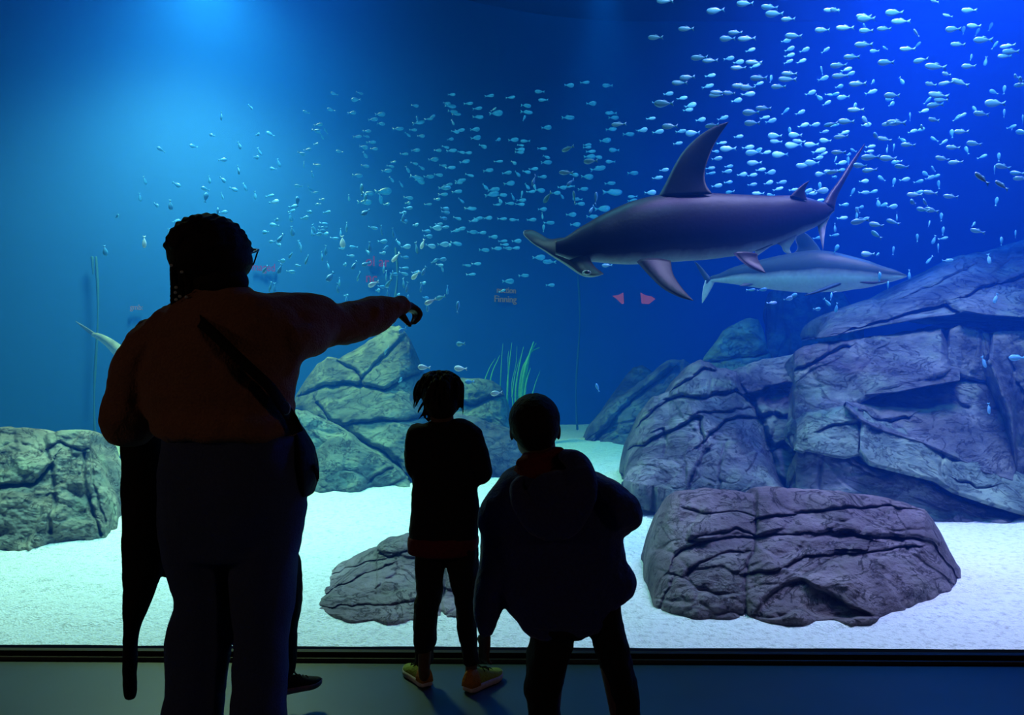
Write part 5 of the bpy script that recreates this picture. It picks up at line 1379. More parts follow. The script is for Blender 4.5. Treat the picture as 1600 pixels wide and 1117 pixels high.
# ------------------------------------------------------------------ the fish school
# where the fish swim: "x y heading length" in tenths of the photo's detail, one block per part of the tank
# (origin px, origin py, distance, blocks); heading in degrees, 0 = nose right, 180 = nose left, 90 = nose up
SCHOOL = [
(1000, 0, 5.0, """210 10 180 130;630 88 185 140;875 30 180 130;1080 60 175 130;1120 115 180 140;1235 160 182 110;385 240 180 120;130 312 180 115;
795 272 180 110;730 322 180 120;890 322 182 140;1595 85 178 120;1520 250 180 115;1280 300 178 130;1215 340 15 80 6.5;495 480 182 130;585 505 182 120;
920 418 20 80 6.5;740 488 12 85 6.5;820 518 12 85 6.5;820 565 180 120;950 520 178 130;960 548 25 90 6.5;1245 410 25 85 6.5;1370 418 25 85 6.5;1245 462 18 85 6.5;1235 515 25 80 6.5;
1345 510 25 80 6.5;1545 420 35 80 6.5;395 645 185 120;330 690 180 120;585 630 12 85 6.5;565 720 18 95 6.5;990 650 180 130;1090 660 70 50 6.5;1245 615 178 120;1230 660 178 140;
1525 655 22 90 6.5;1515 590 110 55 6.5;835 715 180 130;900 730 180 120;990 698 20 80 6.5;1155 722 180 115;650 770 180 120;635 795 180 110;745 775 182 100;900 785 8 110 5.5;
235 782 10 80 6.5;350 818 12 85 6.5;805 838 15 85 6.5;200 862 180 150;130 860 0 60 6.5;420 878 18 95 6.5;400 915 12 80 6.5;1420 775 22 90 6.5;1490 810 315 60 6.5;1575 790 0 70 6.5;1555 860 30 75 6.5;
1030 903 178 120;925 937 180 130;1210 928 40 60 6.5;1335 938 25 80 6.5;90 988 8 75 6.5;505 998 12 80 6.5;690 985 20 90 6.5;935 1025 180 120;1040 980 15 80 6.5;1090 1008 18 90 6.5;
250 1052 180 120;600 1045 180 90;1360 1045 20 90 6;1455 1040 12 85 6;1590 1035 180 70"""),
(1300, 0, 5.0, """25 85 182 90;265 135 178 120;285 155 180 140;520 105 180 140;575 178 180 150;855 10 180 90;110 232 180 140;285 255 180 110;435 240 180 110;270 215 180 40 6.5;
705 278 160 75;965 130 165 80 6.5;1145 85 180 120;1010 243 182 120;1185 215 178 110;1260 332 180 150;265 372 180 140;1050 370 178 115;355 425 180 75 6.5;445 402 175 55 6.5;
630 408 180 125;165 475 180 125;450 520 180 125;740 502 185 95;865 555 175 165;1160 480 60 50 6.5;1280 510 260 45 6.5;1140 552 180 110;1465 382 180 90;1490 430 180 130;1440 468 180 110;
55 545 182 130;955 618 180 90;120 580 20 90 6.5;70 632 182 130;150 615 20 80 6.5;215 698 182 135;340 685 40 50 6.5;580 672 300 45 6.5;1070 688 160 140;825 702 175 100;950 692 178 75;
1535 638 180 70;1575 665 175 70;1580 705 175 70;60 722 20 70 6.5;325 768 20 100 6.5;500 795 178 120;480 830 180 70 6.5;20 785 5 60 6.5;95 810 185 100 6.5;890 792 172 160;910 832 178 110;
860 875 185 130;495 870 35 65 6.5;795 840 40 50 6.5;1350 768 150 70 6.5;1435 750 85 40 6.5;1360 860 178 160;200 915 180 130;765 925 20 80 6.5;190 880 40 50 6.5;1245 948 172 120;
1195 915 120 50 6.5;1080 965 30 75 6;1435 945 80 55 6.5;120 1012 178 125;280 1005 155 75 5.5;285 1040 10 80 6.5;535 1022 178 150;475 1030 180 80;650 975 85 35 6.5;850 998 176 100;
1040 985 35 50 6.5;1590 995 100 35 6.5;750 1062 180 50;1495 1058 10 40 6.5;20 1045 5 50 6.5;1355 380 50 45 6.5;1210 270 60 30 7;1095 255 85 30 7;1320 225 65 40 7;710 378 40 45 7"""),
(1000, 200, 5.9, """20 18 15 80 6.5;150 32 12 90 6.5;340 28 10 85 6.5;440 42 183 110;820 72 10 75 6.5;680 125 10 80 6.5;735 172 180 125;630 195 8 60 6.5;640 255 10 85 6;
315 128 12 75 6.5;1125 65 178 110;1295 58 178 105;1250 30 100 50 6.5;1535 32 15 75 6.5;1135 112 175 95;1280 142 182 130;1325 110 172 100;1430 138 180 115;1545 105 176 90;
900 162 10 95 6.5;945 205 182 120;980 185 15 60 6.5;1050 205 15 80 6.5;1168 220 180 125;1490 190 18 110 6.5;1525 215 22 75 6.5;1485 250 15 80 6.5;955 290 180 115;
200 350 10 75 6.5;145 415 10 85 6.5;585 335 8 75 6.5;590 377 8 70 6.5;740 320 12 70 6.5;725 362 10 80 6.5;1365 312 180 120;1435 290 178 110;1005 348 10 80 6.5;850 388 12 80 6.5;
935 393 12 80 6.5;1085 370 12 85 6.5;1505 383 182 85;1575 362 178 80;640 482 12 85 6.5;735 453 10 70 6.5;935 472 10 75 6.5;1070 457 20 75 6.5;1180 453 12 80 6.5;1150 508 18 85 6.5;
85 538 5 90 6.5;985 545 178 95 6;1090 560 180 70 6;750 533 180 50 6.5;1280 515 10 75 6.5;1395 525 20 80 6.5;1430 545 8 85 6.5;1510 522 5 110 6;1500 490 95 40 6.5;1495 603 10 75 6.5;1480 915 10 60 6.5"""),
(1300, 200, 5.0, """100 40 20 90 6.5;75 72 178 90;370 68 165 70;440 92 168 110;585 98 320 50 6.5;635 140 168 85;670 28 20 75 6.5;735 15 20 70 6.5;1080 30 180 115;1000 50 95 45 6.5;
855 95 140 55 6.5;930 120 35 75 6.5;1010 162 176 110;1185 130 165 95;1125 188 110 40 6.5;320 155 12 80 6.5;55 202 172 90;180 188 170 60 6.5;140 222 20 50 6.5;310 195 10 75 6.5;
320 243 182 145;460 175 250 45 6.5;515 165 70 45 6.5;470 252 178 130;540 282 180 60 6;920 255 168 110;1030 285 175 80;1250 240 20 60 6.5;1390 245 90 50 6.5;30 262 50 45 6.5;
75 292 15 90 6.5;135 275 95 40 6.5;235 312 175 105;580 320 165 70;315 350 180 95;845 342 150 55 6.5;15 365 178 80;75 350 10 70 6.5;1425 322 168 120;1355 350 90 45 6.5;1250 420 140 140 4.2;
1415 478 145 120 4.4;1545 375 165 60;1575 420 172 80;20 408 10 55 6.5;415 422 150 70 6.5;265 443 8 75 6.5;515 455 80 65 6.5;605 430 12 85 6.5;720 447 10 60 6.5;785 385 150 70 6.5;
815 415 20 80 6.5;860 405 15 50 6.5;890 475 95 40 6.5;170 537 60 38 6.5;265 538 5 85 6.5;340 532 15 65 6.5;690 555 178 120;820 538 172 110;720 535 10 60 6.5;990 570 170 100;
1370 615 80 45 6.5;385 620 280 45 6.5;425 643 10 45 6.5;500 655 8 85 6.5;100 640 8 75 6.5;675 620 170 70;780 625 155 70;830 685 160 80;758 680 160 50;240 660 15 60 6.5;215 690 160 60 5.5;
205 720 270 35 6.5;85 750 8 85 6.5;235 775 190 145;265 760 15 70 6;370 805 165 90;510 783 155 75;540 738 270 38 6.5;910 745 90 40 6.5;810 800 50 45 6.5;1180 805 35 55 6.5;1215 860 160 85;
25 830 280 35 6.5;20 893 5 60 6.5;372 890 140 60;710 918 90 35 7;925 862 85 35 6.5;850 930 250 45 6.5;925 920 10 65 6.5;1530 885 80 40 7;1412 945 85 55 6.5;885 1000 85 35 6.5;
35 1008 60 38 6.5;510 1025 85 35 6.5;300 1050 180 105 5.2;380 1055 20 45 6.5;1500 10 40 35 7;1590 35 160 50"""),
(700, 120, 8.0, """30 148 0 60;345 158 8 75;520 172 8 75;765 123 178 75;795 193 180 75;1010 70 0 75;1140 47 5 75;1330 72 178 80;170 222 5 75;245 263 8 75;380 272 20 45;650 240 355 80;
250 335 0 85;400 303 5 105;655 295 355 95;635 345 60 35;1195 222 2 80;1000 340 2 100;820 423 4 80;225 438 4 75;232 508 8 80;100 445 8 75;60 458 350 65;1360 302 178 90;1380 340 2 80;
1425 395 183 115 5;1360 437 5 85;1505 478 2 90;1310 530 8 90;1590 448 4 50;545 525 5 80;645 535 180 75;418 525 30 40;290 578 340 65;605 570 350 55;600 605 0 75;595 628 0 70;
785 598 0 75;1000 598 195 90 5;1160 567 5 65;1160 588 3 65;1190 622 4 75;1385 610 178 80;820 668 340 60;820 713 3 85;1180 665 3 90;1250 668 350 65;1190 703 184 110 5;1355 707 178 75;
420 705 5 70;548 715 330 45;140 707 12 80;335 780 8 80;490 800 8 75;580 808 320 50;655 792 350 65;712 767 6 75;785 833 2 70;180 820 345 70;105 865 12 85;510 888 8 85;1250 765 12 120;
985 798 178 110 5;1050 815 355 70;1160 832 0 95;1540 802 3 85;715 862 240 50 5;1020 880 215 65 5;950 922 358 70;1020 912 180 70;1350 888 5 85;660 912 310 55;690 957 5 70;765 945 355 80;
725 925 110 40;1125 935 6 80;310 915 315 55;380 940 8 95;365 980 12 110;450 985 0 80;830 1003 225 75 5;900 968 3 70;948 992 320 40;1370 962 0 150;75 957 8 80;110 1030 325 50;540 998 300 45;
615 980 80 50;610 1028 4 75;1080 1020 175 80;1052 1005 100 50 5;1232 1015 80 50 5;1540 998 182 75;1535 1030 10 75;515 1055 0 70;435 1030 300 50;600 1062 0 75;1100 1058 0 75;410 1065 5 60;
30 615 6 80;110 628 350 60;165 633 3 65;20 757 5 80"""),
(460, 120, 8.5, """335 142 160 60;545 135 350 50;515 190 180 75;100 295 160 55;310 275 165 70;480 300 5 65;200 400 10 70;185 450 350 75;262 450 130 40;230 495 300 45;180 560 0 40;715 312 2 80;
655 355 5 75;722 390 355 60;605 452 0 65;525 498 5 70;600 497 0 40;640 545 3 75;578 585 350 70;665 600 0 60;590 650 305 60;378 622 170 60;110 608 10 65;60 640 345 70;
190 735 355 65;150 812 290 50;80 735 280 35;590 743 350 65;525 822 355 80;35 910 175 65;175 965 5 50;230 1022 0 50;25 1040 90 55 5;200 1062 180 50;130 935 320 30;
1005 240 350 60;1300 148 3 65;1270 220 350 60;1300 245 355 90;1320 290 350 80;1350 313 2 70;1450 222 2 75;1525 263 5 75;1530 335 0 85;1145 335 30 60;1120 352 5 70;1035 382 10 95;
1025 355 100 30;865 433 3 85;990 442 0 60;945 480 330 45;1055 493 0 60;1320 378 300 45;1340 455 0 65;1385 445 10 75;1505 438 4 75;1510 508 8 80;1300 520 15 50;1570 578 340 65;
1010 612 5 70;915 643 3 65;1195 613 0 60;1260 585 345 60;1315 617 5 80;1390 628 350 60;1445 633 3 65;1158 688 5 80;1000 722 345 60;1060 757 330 50;1240 740 355 60;1305 758 5 90;
1420 705 12 80;825 710 0 45;800 745 350 60;770 783 5 80;810 855 310 55;890 895 305 50;945 772 300 60;1020 840 345 110;1045 870 340 80;1120 832 3 80;1200 817 355 70;1455 820 345 70;
1385 862 15 85;1370 885 5 60;1280 900 15 70;1245 925 3 80;1355 957 8 80;1240 980 3 75;1190 1020 0 50;1390 1030 325 50;560 945 90 60 4.6;615 970 358 85;590 1018 80 55 4.8;585 1045 0 115;
740 955 3 130;720 1015 285 90;455 1008 280 45;950 1008 355 75;945 1052 0 45;770 1062 3 50;1115 1062 5 60"""),
(400, 280, 6.5, """350 55 180 65;115 138 10 70;150 188 12 80;345 185 90 55 4.8;310 228 10 70;295 265 10 65;495 112 5 55;545 170 0 60;510 217 10 75;445 272 350 45;590 275 5 65;405 322 10 70;
290 318 290 45;155 382 170 75;170 340 0 40;80 442 175 60;303 432 280 55 5;205 488 235 65 4.8;135 520 178 60;190 545 345 45;365 545 290 60;375 570 280 40 5;482 410 290 45;465 440 280 40;
565 370 0 45;560 400 5 60;550 430 0 50;575 455 0 60;515 458 10 60;655 492 0 60;705 445 270 40;722 520 275 95 4.8;715 575 0 55;755 398 265 40 5;775 150 285 35;815 565 180 55;788 638 355 65;
915 275 215 70 4.7;1088 215 355 50;975 405 350 75;1048 423 285 40 5;1145 445 285 45 5;1055 518 2 75;950 562 275 60 4.8;1185 525 320 50;1080 572 30 35;1248 562 8 80;1338 570 285 65 5.5;
1388 540 250 80 4.8;1455 555 350 80;1560 542 3 90;1055 615 0 50;930 605 330 35;1165 650 225 90 4.6;1240 650 0 55;1230 310 260 55 4.8;1225 280 0 55;1235 350 0 45;1330 380 0 45;1268 240 2 70;
1270 198 0 50;1270 152 355 75;1430 218 4 80;1510 168 0 50;1590 70 5 60;1565 125 0 75;1575 245 0 60;1580 275 0 60;1565 325 0 45;1525 375 0 60;1500 405 0 95;1570 400 5 75;1420 432 3 60;
1435 475 2 65;288 635 200 40 4.8;423 670 235 55 4.7;550 640 280 45 5;582 590 270 40 5;215 680 0 60;75 750 215 60 4.7;200 745 250 70 4.7;290 770 0 60;350 720 170 55;600 718 300 40;740 712 0 30;
820 715 235 50 4.7;920 705 200 60 4.7;1235 740 2 70;1230 785 345 75;1130 800 230 40 4.8;1085 800 270 45 4.9;1150 790 0 50;1335 775 10 70;1330 800 215 80 4.6;1400 762 240 55 4.7;
620 810 230 65 4.6;855 808 240 55 4.7;980 872 205 80 4.6;1105 865 220 65 4.6;1230 865 280 45 4.8;1260 898 260 50 4.7;1045 895 0 40;1015 927 0 40;1100 943 270 45 4.8;1378 900 260 50 4.8;
1392 865 0 45;695 855 270 35;683 905 275 40 5;120 895 250 65 4.7;155 905 270 35 4.9;750 968 0 40;755 1000 270 30 5;1455 1018 205 95 4.3;1540 985 190 70 4.4;1415 988 0 35;1430 1062 270 35 4.8;
1270 1003 90 30 5;1185 960 0 25;1485 683 20 50;1550 667 3 65;1530 715 350 60;1550 740 300 45;1065 738 270 35 5;1595 920 270 35"""),
(660, 280, 8.0, """720 35 8 80;165 540 355 80;220 545 340 40;280 535 350 90;70 555 350 80;590 480 2 70;670 515 5 70;785 515 4 75;685 545 0 65;620 577 3 80;710 575 355 70;775 573 4 70;
515 590 358 80;400 245 0 95;195 248 0 65;195 275 5 75;290 325 345 65;180 325 0 35;130 378 0 65;110 408 0 70;180 400 0 75;275 430 12 75;320 412 10 75;415 440 0 80;495 445 3 70;
430 345 12 75;465 325 5 70;545 323 5 70;665 330 2 75;765 338 178 75;910 338 3 75;1000 303 280 35;1010 410 85 30;1000 250 3 70;1240 295 4 80;1055 363 3 85;1275 377 4 80;1410 250 225 50 5.5;
1415 312 0 90;1500 245 5 120;1310 208 2 80;815 210 3 80;730 205 355 70;630 210 5 70;825 175 0 70;1445 162 80 45 5.5;970 652 2 100;1060 688 178 105;1540 718 180 80 5.8;95 680 15 50;
165 667 3 65;145 712 355 65;165 740 300 40;370 718 355 65;450 705 3 75;405 793 5 75;845 803 4 80;715 850 2 90;1065 882 3 70;665 930 20 55;208 922 270 35 5;295 1058 280 20 6"""),
(140, 140, 7.0, """1340 145 320 55;1098 220 270 45;1020 380 160 55;595 500 150 55;868 472 175 40;1108 585 10 55;1248 465 300 60;1415 515 300 60;1390 565 350 50;1400 375 0 40;1508 370 155 60;1240 668 290 55 5;
1575 610 290 55;1530 660 165 60;460 755 290 50;725 790 330 70;998 750 285 55;1110 750 320 65;965 828 160 60;968 900 80 55 5;1105 885 300 50;1200 830 340 65;1295 810 300 40;1380 880 280 60;
420 895 280 50;555 960 330 55;675 960 275 55 4.8;1068 1025 90 50 5;1115 1022 10 60;228 1055 10 45"""),
(540, 420, 4.3, """960 625 182 65;960 830 176 95;655 820 176 90;475 512 200 35;340 682 210 40;1035 942 180 60;1258 1035 185 85;455 930 30 30 6;850 178 270 40 5.5;935 320 80 40 5.5;1020 -20 0 10"""),
(140, 320, 4.8, """90 265 280 45;318 215 270 65;155 72 330 40;463 168 275 40;505 95 20 35 7"""),
(1160, 430, 6.0, """300 285 5 100;470 240 15 95;515 212 15 60;765 348 5 85;870 275 310 80;912 222 60 45;965 332 260 45;200 150 10 90;85 150 0 60;1408 20 85 45"""),
(1200, 360, 6.2, """725 120 90 25;940 170 230 40;1045 175 5 60;822 255 270 50;1285 165 280 55;1325 395 250 55 5.8;1255 765 290 65 5.8;1450 740 180 90 5.8;1285 1035 275 60 5.8;965 55 250 35;1020 45 5 45;1355 65 85 40;990 105 90 30;585 140 180 80 5.2;632 148 20 40;630 25 150 40;380 28 5 60;395 108 60 30;1225 8 165 50;698 322 85 25"""),
(900, 480, 6.5, """118 440 115 38"""),
(1060, 410, 6.0, """90 40 180 20""")]
_SC = {(1160, 430): 6.573, (1200, 360): 3.7225, (140, 320): 3.7225, (900, 480): 3.49}
_fish = []
for ox, oy, D0, txt in SCHOOL:
    sc = _SC.get((ox, oy), 5.3333)
    for rec in txt.replace('\n', '').split(';'):
        v = [float(x) for x in rec.split()]
        if len(v) < 4 or v[3] < 22 and sc > 4: continue
        x, y, a, ln = v[:4]; D = v[4] if len(v) > 4 else D0
        px, py, l = ox + x / sc, oy + y / sc, ln / sc
        if px > 1606 or py < -4: continue
        if any(abs(px - q[0]) < 3.4 and abs(py - q[1]) < 2.6 for q in _fish): continue
        _fish.append((px, py, a, l, D))


def fish_mat(name, back, side):
    m, nt, out = mat_new(name)
    b = nt.nodes.new('ShaderNodeBsdfPrincipled'); b.inputs['Roughness'].default_value = 0.38; b.inputs['Specular IOR Level'].default_value = 0.5
    tc = nt.nodes.new('ShaderNodeTexCoord'); sx = nt.nodes.new('ShaderNodeSeparateXYZ')
    L(nt, tc.outputs['Object'], sx.inputs[0])
    mr = nt.nodes.new('ShaderNodeMapRange'); mr.inputs[1].default_value = -0.1; mr.inputs[2].default_value = 0.13
    L(nt, sx.outputs['Z'], mr.inputs[0])
    r = nt.nodes.new('ShaderNodeValToRGB'); r.color_ramp.elements[0].color = (*side, 1); r.color_ramp.elements[1].color = (*back, 1)
    L(nt, mr.outputs[0], r.inputs['Fac']); L(nt, r.outputs['Color'], b.inputs['Base Color']); L(nt, b.outputs['BSDF'], out.inputs['Surface'])
    return m


M_FISH = fish_mat('blue_silver_fish_skin', (0.14, 0.42, 0.62), (0.24, 0.55, 0.80))
M_FISHM = fish_mat('hazed_fish_skin', (0.03, 0.24, 0.42), (0.05, 0.34, 0.60))  # distance haze put into the colour: dimmer and bluer than the nearer fish
M_FISHW = fish_mat('white_fish_skin', (0.62, 0.80, 0.80), (0.80, 0.92, 0.92))
M_FISHT = simple('fish_fin_skin', (0.08, 0.36, 0.55), 0.5)
M_FISHTW = simple('pale_fish_fin_skin', (0.6, 0.78, 0.8), 0.5)


def fish_geom(deep, n=15, m=12):
    """unit-length fish, nose at +X, upright along Z"""
    V = []; F = []
    for i in range(n):
        q = i / (n - 1)                      # 0 nose, 1 tail root
        x = 0.5 - 0.80 * q
        h = 0.5 * deep * (math.sin(math.pi * min(1, q * 0.96 + 0.02) ** 0.72) ** 0.85) * (1 - 0.05 * q) + 0.012
        w = h * 0.42 + 0.004
        for k in range(m):
            a = 2 * math.pi * k / m
            V.append((x, math.cos(a) * w, math.sin(a) * h - 0.01 * math.sin(math.pi * q)))
    for i in range(n - 1):
        for k in range(m):
            a, b_ = i * m + k, i * m + (k + 1) % m
            F.append((a, b_, b_ + m, a + m))
    F.append(tuple(range(m))[::-1]); F.append(tuple((n - 1) * m + k for k in range(m)))
    return V, F


def plate(pts, th=0.012):
    """a small fin of real thickness from an outline in the XZ plane"""
    n = len(pts)
    V = [(x, -th / 2, z) for x, z in pts] + [(x, th / 2, z) for x, z in pts]
    F = [tuple(range(n)), tuple(range(2 * n - 1, n - 1, -1))] + [(i, n + i, n + (i + 1) % n, (i + 1) % n) for i in range(n)]
    return V, F


def mk(name, VF, mat):
    me = bpy.data.meshes.new(name); me.from_pydata(VF[0], [], VF[1]); me.update()
    me.polygons.foreach_set('use_smooth', [True] * len(me.polygons)); me.materials.append(mat)
    return me


ME_B = [mk('fish_body', fish_geom(d), M_FISH) for d in (0.30, 0.36, 0.44)]
ME_M = [mk('hazed_fish_body', fish_geom(d), M_FISHM) for d in (0.30, 0.36, 0.44)]
ME_W = [mk('white_fish_body', fish_geom(d), M_FISHW) for d in (0.36, 0.40, 0.46)]
ME_T = mk('fish_tail', plate([(-0.27, 0.025), (-0.38, 0.07), (-0.52, 0.15), (-0.45, 0.0), (-0.52, -0.15), (-0.38, -0.07), (-0.27, -0.025)]), M_FISHT)
ME_TW = mk('white_fish_tail', plate([(-0.27, 0.025), (-0.38, 0.07), (-0.52, 0.15), (-0.45, 0.0), (-0.52, -0.15), (-0.38, -0.07), (-0.27, -0.025)]), M_FISHTW)
ME_D = mk('fish_dorsal', plate([(0.12, 0.12), (0.02, 0.19), (-0.12, 0.15), (-0.20, 0.09), (-0.05, 0.08)]), M_FISHT)

WORDS = ['no', 'one', 'two', 'three', 'four', 'five', 'six', 'seven', 'eight', 'nine', 'ten', 'eleven', 'twelve', 'thirteen', 'fourteen', 'fifteen', 'sixteen', 'seventeen', 'eighteen', 'nineteen', 'twenty']
LAND = [(1138, 190, "hammerhead's dorsal tip"), (1351, 224, "hammerhead's tail tip"), (818, 362, "hammerhead's far head tip"), (1264, 283, "hammerhead's second dorsal"), (1084, 470, "hammerhead's pectoral tip"),
        (328, 335, "the adult's crown"), (658, 490, "the pointing hand"), (612, 507, "the teal peak"), (686, 580, "the dreadlocked crown"), (1415, 431, "rear shark's snout"), (1480, 410, "the reef's top slab"), (560, 470, "the pointing forearm")]


def fish_label(px, py, a, l, D, used):
    a = a % 360
    if 60 <= a <= 120: f = 'nose up'
    elif 240 <= a <= 300: f = 'nose down'
    elif a < 60 or a > 300: f = 'facing right'
    else: f = 'facing left'
    if f in ('facing right', 'facing left'):
        up = math.sin(math.radians(a))
        if abs(up) > 0.28: f += (' and up' if up > 0 else ' and down')
    big = ('white' if px < 830 and D < 5.3 else ('large' if l > 22 else ('small' if l < 12 else 'silver')))
    cand = sorted(LAND, key=lambda t: math.hypot(px - t[0], py - t[1]))
    U = 20.0
    for unit in (20.0, 10.0):
        for lx, ly, nm in cand[:7]:
            dx, dy = (px - lx) / unit, (ly - py) / unit
            ix, iy = int(round(abs(dx))), int(round(abs(dy)))
            if max(ix, iy) > 20: continue
            hx = f"{WORDS[ix]} {'right' if dx > 0 else 'left'}" if ix else ''
            hy = f"{WORDS[iy]} {'above' if dy > 0 else 'below'}" if iy else ''
            un = 'fish-lengths' if unit == 20 else 'half-lengths'
            k_ = [t for t in (hy, hx) if t]
            pos = (k_[0].replace(' ', f' {un} ', 1) + (' and ' + k_[1] if len(k_) > 1 else '')) if k_ else ''
            t = f"{big} fish {f}, {pos} {'of' if hx else ''} {nm}".replace('  ', ' ') if pos else f"{big} fish {f}, right at {nm}"
            if t not in used and len(t.split()) <= 16:
                used.add(t); return t
    return None


used = set()
order = sorted(range(len(_fish)), key=lambda i: -_fish[i][3])
R_ = random.Random(77)
proto = None
SV, SF = [], []
lab_fail = 0
for rank, i in enumerate(order):
    px, py, a, l, D = _fish[i]
    white = px < 830 and D < 5.3
    if white: D += 0.9
    length = l / FOC * D * 1.08
    ang = math.radians(a)
    # a fish whose outline is short is seen partly end-on: turn it in depth and keep its real length
    real = max(length, 0.075 if D > 5.5 else 0.085)
    turn = math.acos(min(1, length / real)) * R_.choice((-1, 1)) * 0.9
    mirrored = math.cos(ang) < 0
    tilt = ang if not mirrored else math.pi - ang            # nose-up angle in the fish's own frame
    yaw = turn if not mirrored else math.pi + turn
    M4 = Matrix.Translation(P(px, py, D)) @ Matrix.Rotation(yaw, 4, 'Z') @ Matrix.Rotation(-tilt, 4, 'Y') @ Matrix.Rotation(R_.uniform(-0.25, 0.25), 4, 'X') @ Matrix.Scale(real, 4)
    kind = R_.choice((0, 1, 1, 2)) if D > 5 else R_.choice((0, 0, 1))
    if rank < 300:
        lab = fish_label(px, py, a, l, D - 0.9 if white else D, used)
        if lab is None: lab_fail += 1; lab = 'silver fish swimming within the school around the sharks'
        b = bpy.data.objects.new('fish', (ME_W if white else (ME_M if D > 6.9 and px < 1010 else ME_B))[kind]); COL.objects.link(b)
        b.matrix_world = M4
        tag(b, lab, 'fish', 'silver fish of the school')
        t = bpy.data.objects.new('tail_fin', ME_TW if white else ME_T); t.parent = b; COL.objects.link(t)
        if l > 14:
            d = bpy.data.objects.new('dorsal_fin', ME_D); d.parent = b; COL.objects.link(d)
    else:
        for me in (ME_B[kind], ME_T):
            k0 = len(SV)
            SV += [M4 @ v.co for v in me.vertices]
            SF += [tuple(k0 + q for q in p.vertices) for p in me.polygons]
M_FISH2 = simple('silver_fish_skin_plain', (0.08, 0.36, 0.58), 0.4, spec=0.4)
tag(mesh_obj('fish_school', SV, SF, M_FISH2), 'the smallest silver fish scattered all through the school', 'fish', kind='stuff')
print('FISH', len(_fish), 'label fails', lab_fail)
# ------------------------------------------------------------------ weed, strands, far signs
M_WEED = simple('green_weed', (0.10, 0.42, 0.16), 0.8, 0.2, 30)
M_STRAND = simple('pale_strand', (0.03, 0.12, 0.17), 0.9)
rw = random.Random(5)


def weed(label, D, blades, name='sea_grass'):
    root = tag(empty(name, P(*blades[0][0][0], D)), label, 'water plant')
    for pts, r in blades:
        G = new()
        dd = D + rw.uniform(-0.08, 0.08)
        q = []
        for i, (x, y) in enumerate(pts):
            v = P(x, y, dd + 0.03 * i)
            q.append((v.x, v.y, v.z, r * (1 - 0.8 * i / (len(pts) - 1))))
        tube(G, q, 30, 6)
        o = skin_obj('blade', G, M_WEED, root, remesh=False)
    return root


B = [([(816, 650), (816, 610), (820, 580), (828, 552), (834, 534)], 0.035), ([(812, 650), (813, 600), (820, 570), (830, 550), (843, 543)], 0.022), ([(808, 650), (812, 600), (818, 570), (827, 562)], 0.016), ([(820, 600), (826, 560), (832, 545), (838, 536)], 0.02),
     ([(806, 650), (806, 610), (810, 580), (815, 555), (818, 542)], 0.018), ([(793, 650), (793, 600), (796, 570), (798, 550), (800, 535)], 0.014), ([(790, 650), (794, 600), (794, 560), (795, 548)], 0.010),
     ([(802, 640), (800, 600), (806, 570), (808, 541)], 0.009), ([(780, 640), (782, 600), (784, 560), (786, 537)], 0.011), ([(765, 600), (770, 580), (778, 562), (781, 555)], 0.012), ([(756, 598), (765, 575), (774, 560)], 0.010),
     ([(800, 620), (805, 585), (812, 560)], 0.010), ([(832, 615), (838, 595), (844, 580)], 0.008), ([(818, 640), (822, 600), (829, 575)], 0.02)]
weed('tuft of long green sea grass rising behind the flat-topped teal boulder', 10.75, B)
for lab, x, ya, yb, D in (('faint pale strand hanging in the haze left of the adult', 150, 402, 690, 10.45), ('faint pale strand among the white fish above the pointing sleeve', 618, 388, 530, 11.6), ('faint thin strand standing in dark water between the peak and the reef', 903, 430, 671, 13.2)):
    G = new()
    q = []
    for i, f in enumerate(np.linspace(0, 1, 14)):
        v = P(x + 3 * math.sin(f * 6), ya + (yb - ya) * f, D)
        q.append((v.x, v.y, v.z, (0.008 + 0.011 * abs(math.sin(f * 7 + 0.8)))))
    tube(G, q, 40, 8)
    if x == 150:
        q = [(*P(144 + 1.5 * f, 402 + 26 * f, D), 0.02 * (1 - 0.6 * f)) for f in np.linspace(0, 1, 5)]
        tube(G, q, 10, 8)
    o = skin_obj('hanging_strand', G, M_STRAND, None, remesh=False)
    tag(o, lab, 'strand')


def glow(name, col, s):
    m, nt, out = mat_new(name)
    e = nt.nodes.new('ShaderNodeEmission'); e.inputs[0].default_value = (*col, 1); e.inputs[1].default_value = s
    L(nt, e.outputs[0], out.inputs['Surface'])
    return m


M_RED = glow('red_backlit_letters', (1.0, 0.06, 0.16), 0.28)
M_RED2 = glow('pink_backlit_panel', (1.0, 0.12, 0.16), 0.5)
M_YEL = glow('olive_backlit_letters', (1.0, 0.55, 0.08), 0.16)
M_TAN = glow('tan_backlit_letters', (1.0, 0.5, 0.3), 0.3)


def far_point(px, py, gap=0.06):
    k = (px - CX) / FOC
    D = (14.0 - 0.8 * 0.5442) / (1 - 0.5442 * k)
    diag = True
    if k * D > 0.8: D = 14.0; diag = False
    D -= gap
    return P(px, py, D), diag


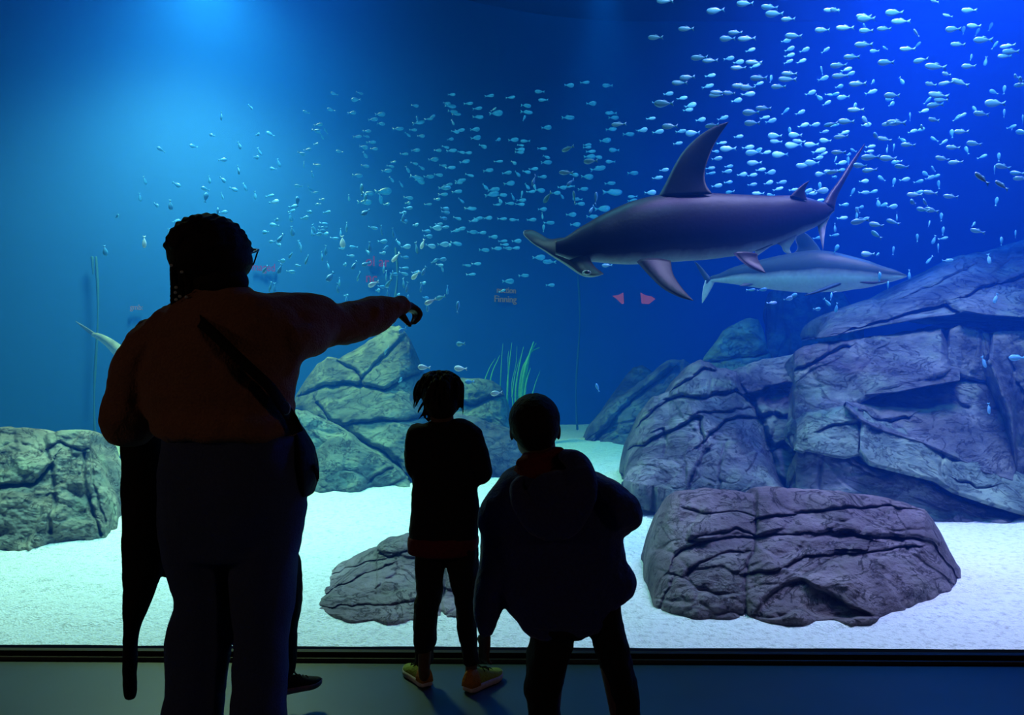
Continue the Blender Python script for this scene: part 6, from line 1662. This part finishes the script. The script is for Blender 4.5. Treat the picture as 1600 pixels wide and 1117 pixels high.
def letters(txt, px, py, hpx, mat, label, squeeze=0.8):
    p, diag = far_point(px, py)
    c = bpy.data.curves.new('lettering', 'FONT'); c.body = txt; c.size = hpx / FOC * p.y * 1.35; c.extrude = 0.01; c.align_x = 'LEFT'; c.align_y = 'CENTER'
    c.materials.append(mat)
    tmp = bpy.data.objects.new('lettering_curve', c); COL.objects.link(tmp)
    dg = bpy.context.evaluated_depsgraph_get(); dg.update()
    me = bpy.data.meshes.new_from_object(tmp.evaluated_get(dg)); bpy.data.objects.remove(tmp)
    if not me.materials: me.materials.append(mat)
    o = bpy.data.objects.new('sign_lettering', me); COL.objects.link(o)
    o.location = p; o.scale = (squeeze, 1, 1)
    o.rotation_euler = (math.radians(90), 0, math.atan(0.5442) if diag else 0)
    tag(o, label, 'sign')
    return o


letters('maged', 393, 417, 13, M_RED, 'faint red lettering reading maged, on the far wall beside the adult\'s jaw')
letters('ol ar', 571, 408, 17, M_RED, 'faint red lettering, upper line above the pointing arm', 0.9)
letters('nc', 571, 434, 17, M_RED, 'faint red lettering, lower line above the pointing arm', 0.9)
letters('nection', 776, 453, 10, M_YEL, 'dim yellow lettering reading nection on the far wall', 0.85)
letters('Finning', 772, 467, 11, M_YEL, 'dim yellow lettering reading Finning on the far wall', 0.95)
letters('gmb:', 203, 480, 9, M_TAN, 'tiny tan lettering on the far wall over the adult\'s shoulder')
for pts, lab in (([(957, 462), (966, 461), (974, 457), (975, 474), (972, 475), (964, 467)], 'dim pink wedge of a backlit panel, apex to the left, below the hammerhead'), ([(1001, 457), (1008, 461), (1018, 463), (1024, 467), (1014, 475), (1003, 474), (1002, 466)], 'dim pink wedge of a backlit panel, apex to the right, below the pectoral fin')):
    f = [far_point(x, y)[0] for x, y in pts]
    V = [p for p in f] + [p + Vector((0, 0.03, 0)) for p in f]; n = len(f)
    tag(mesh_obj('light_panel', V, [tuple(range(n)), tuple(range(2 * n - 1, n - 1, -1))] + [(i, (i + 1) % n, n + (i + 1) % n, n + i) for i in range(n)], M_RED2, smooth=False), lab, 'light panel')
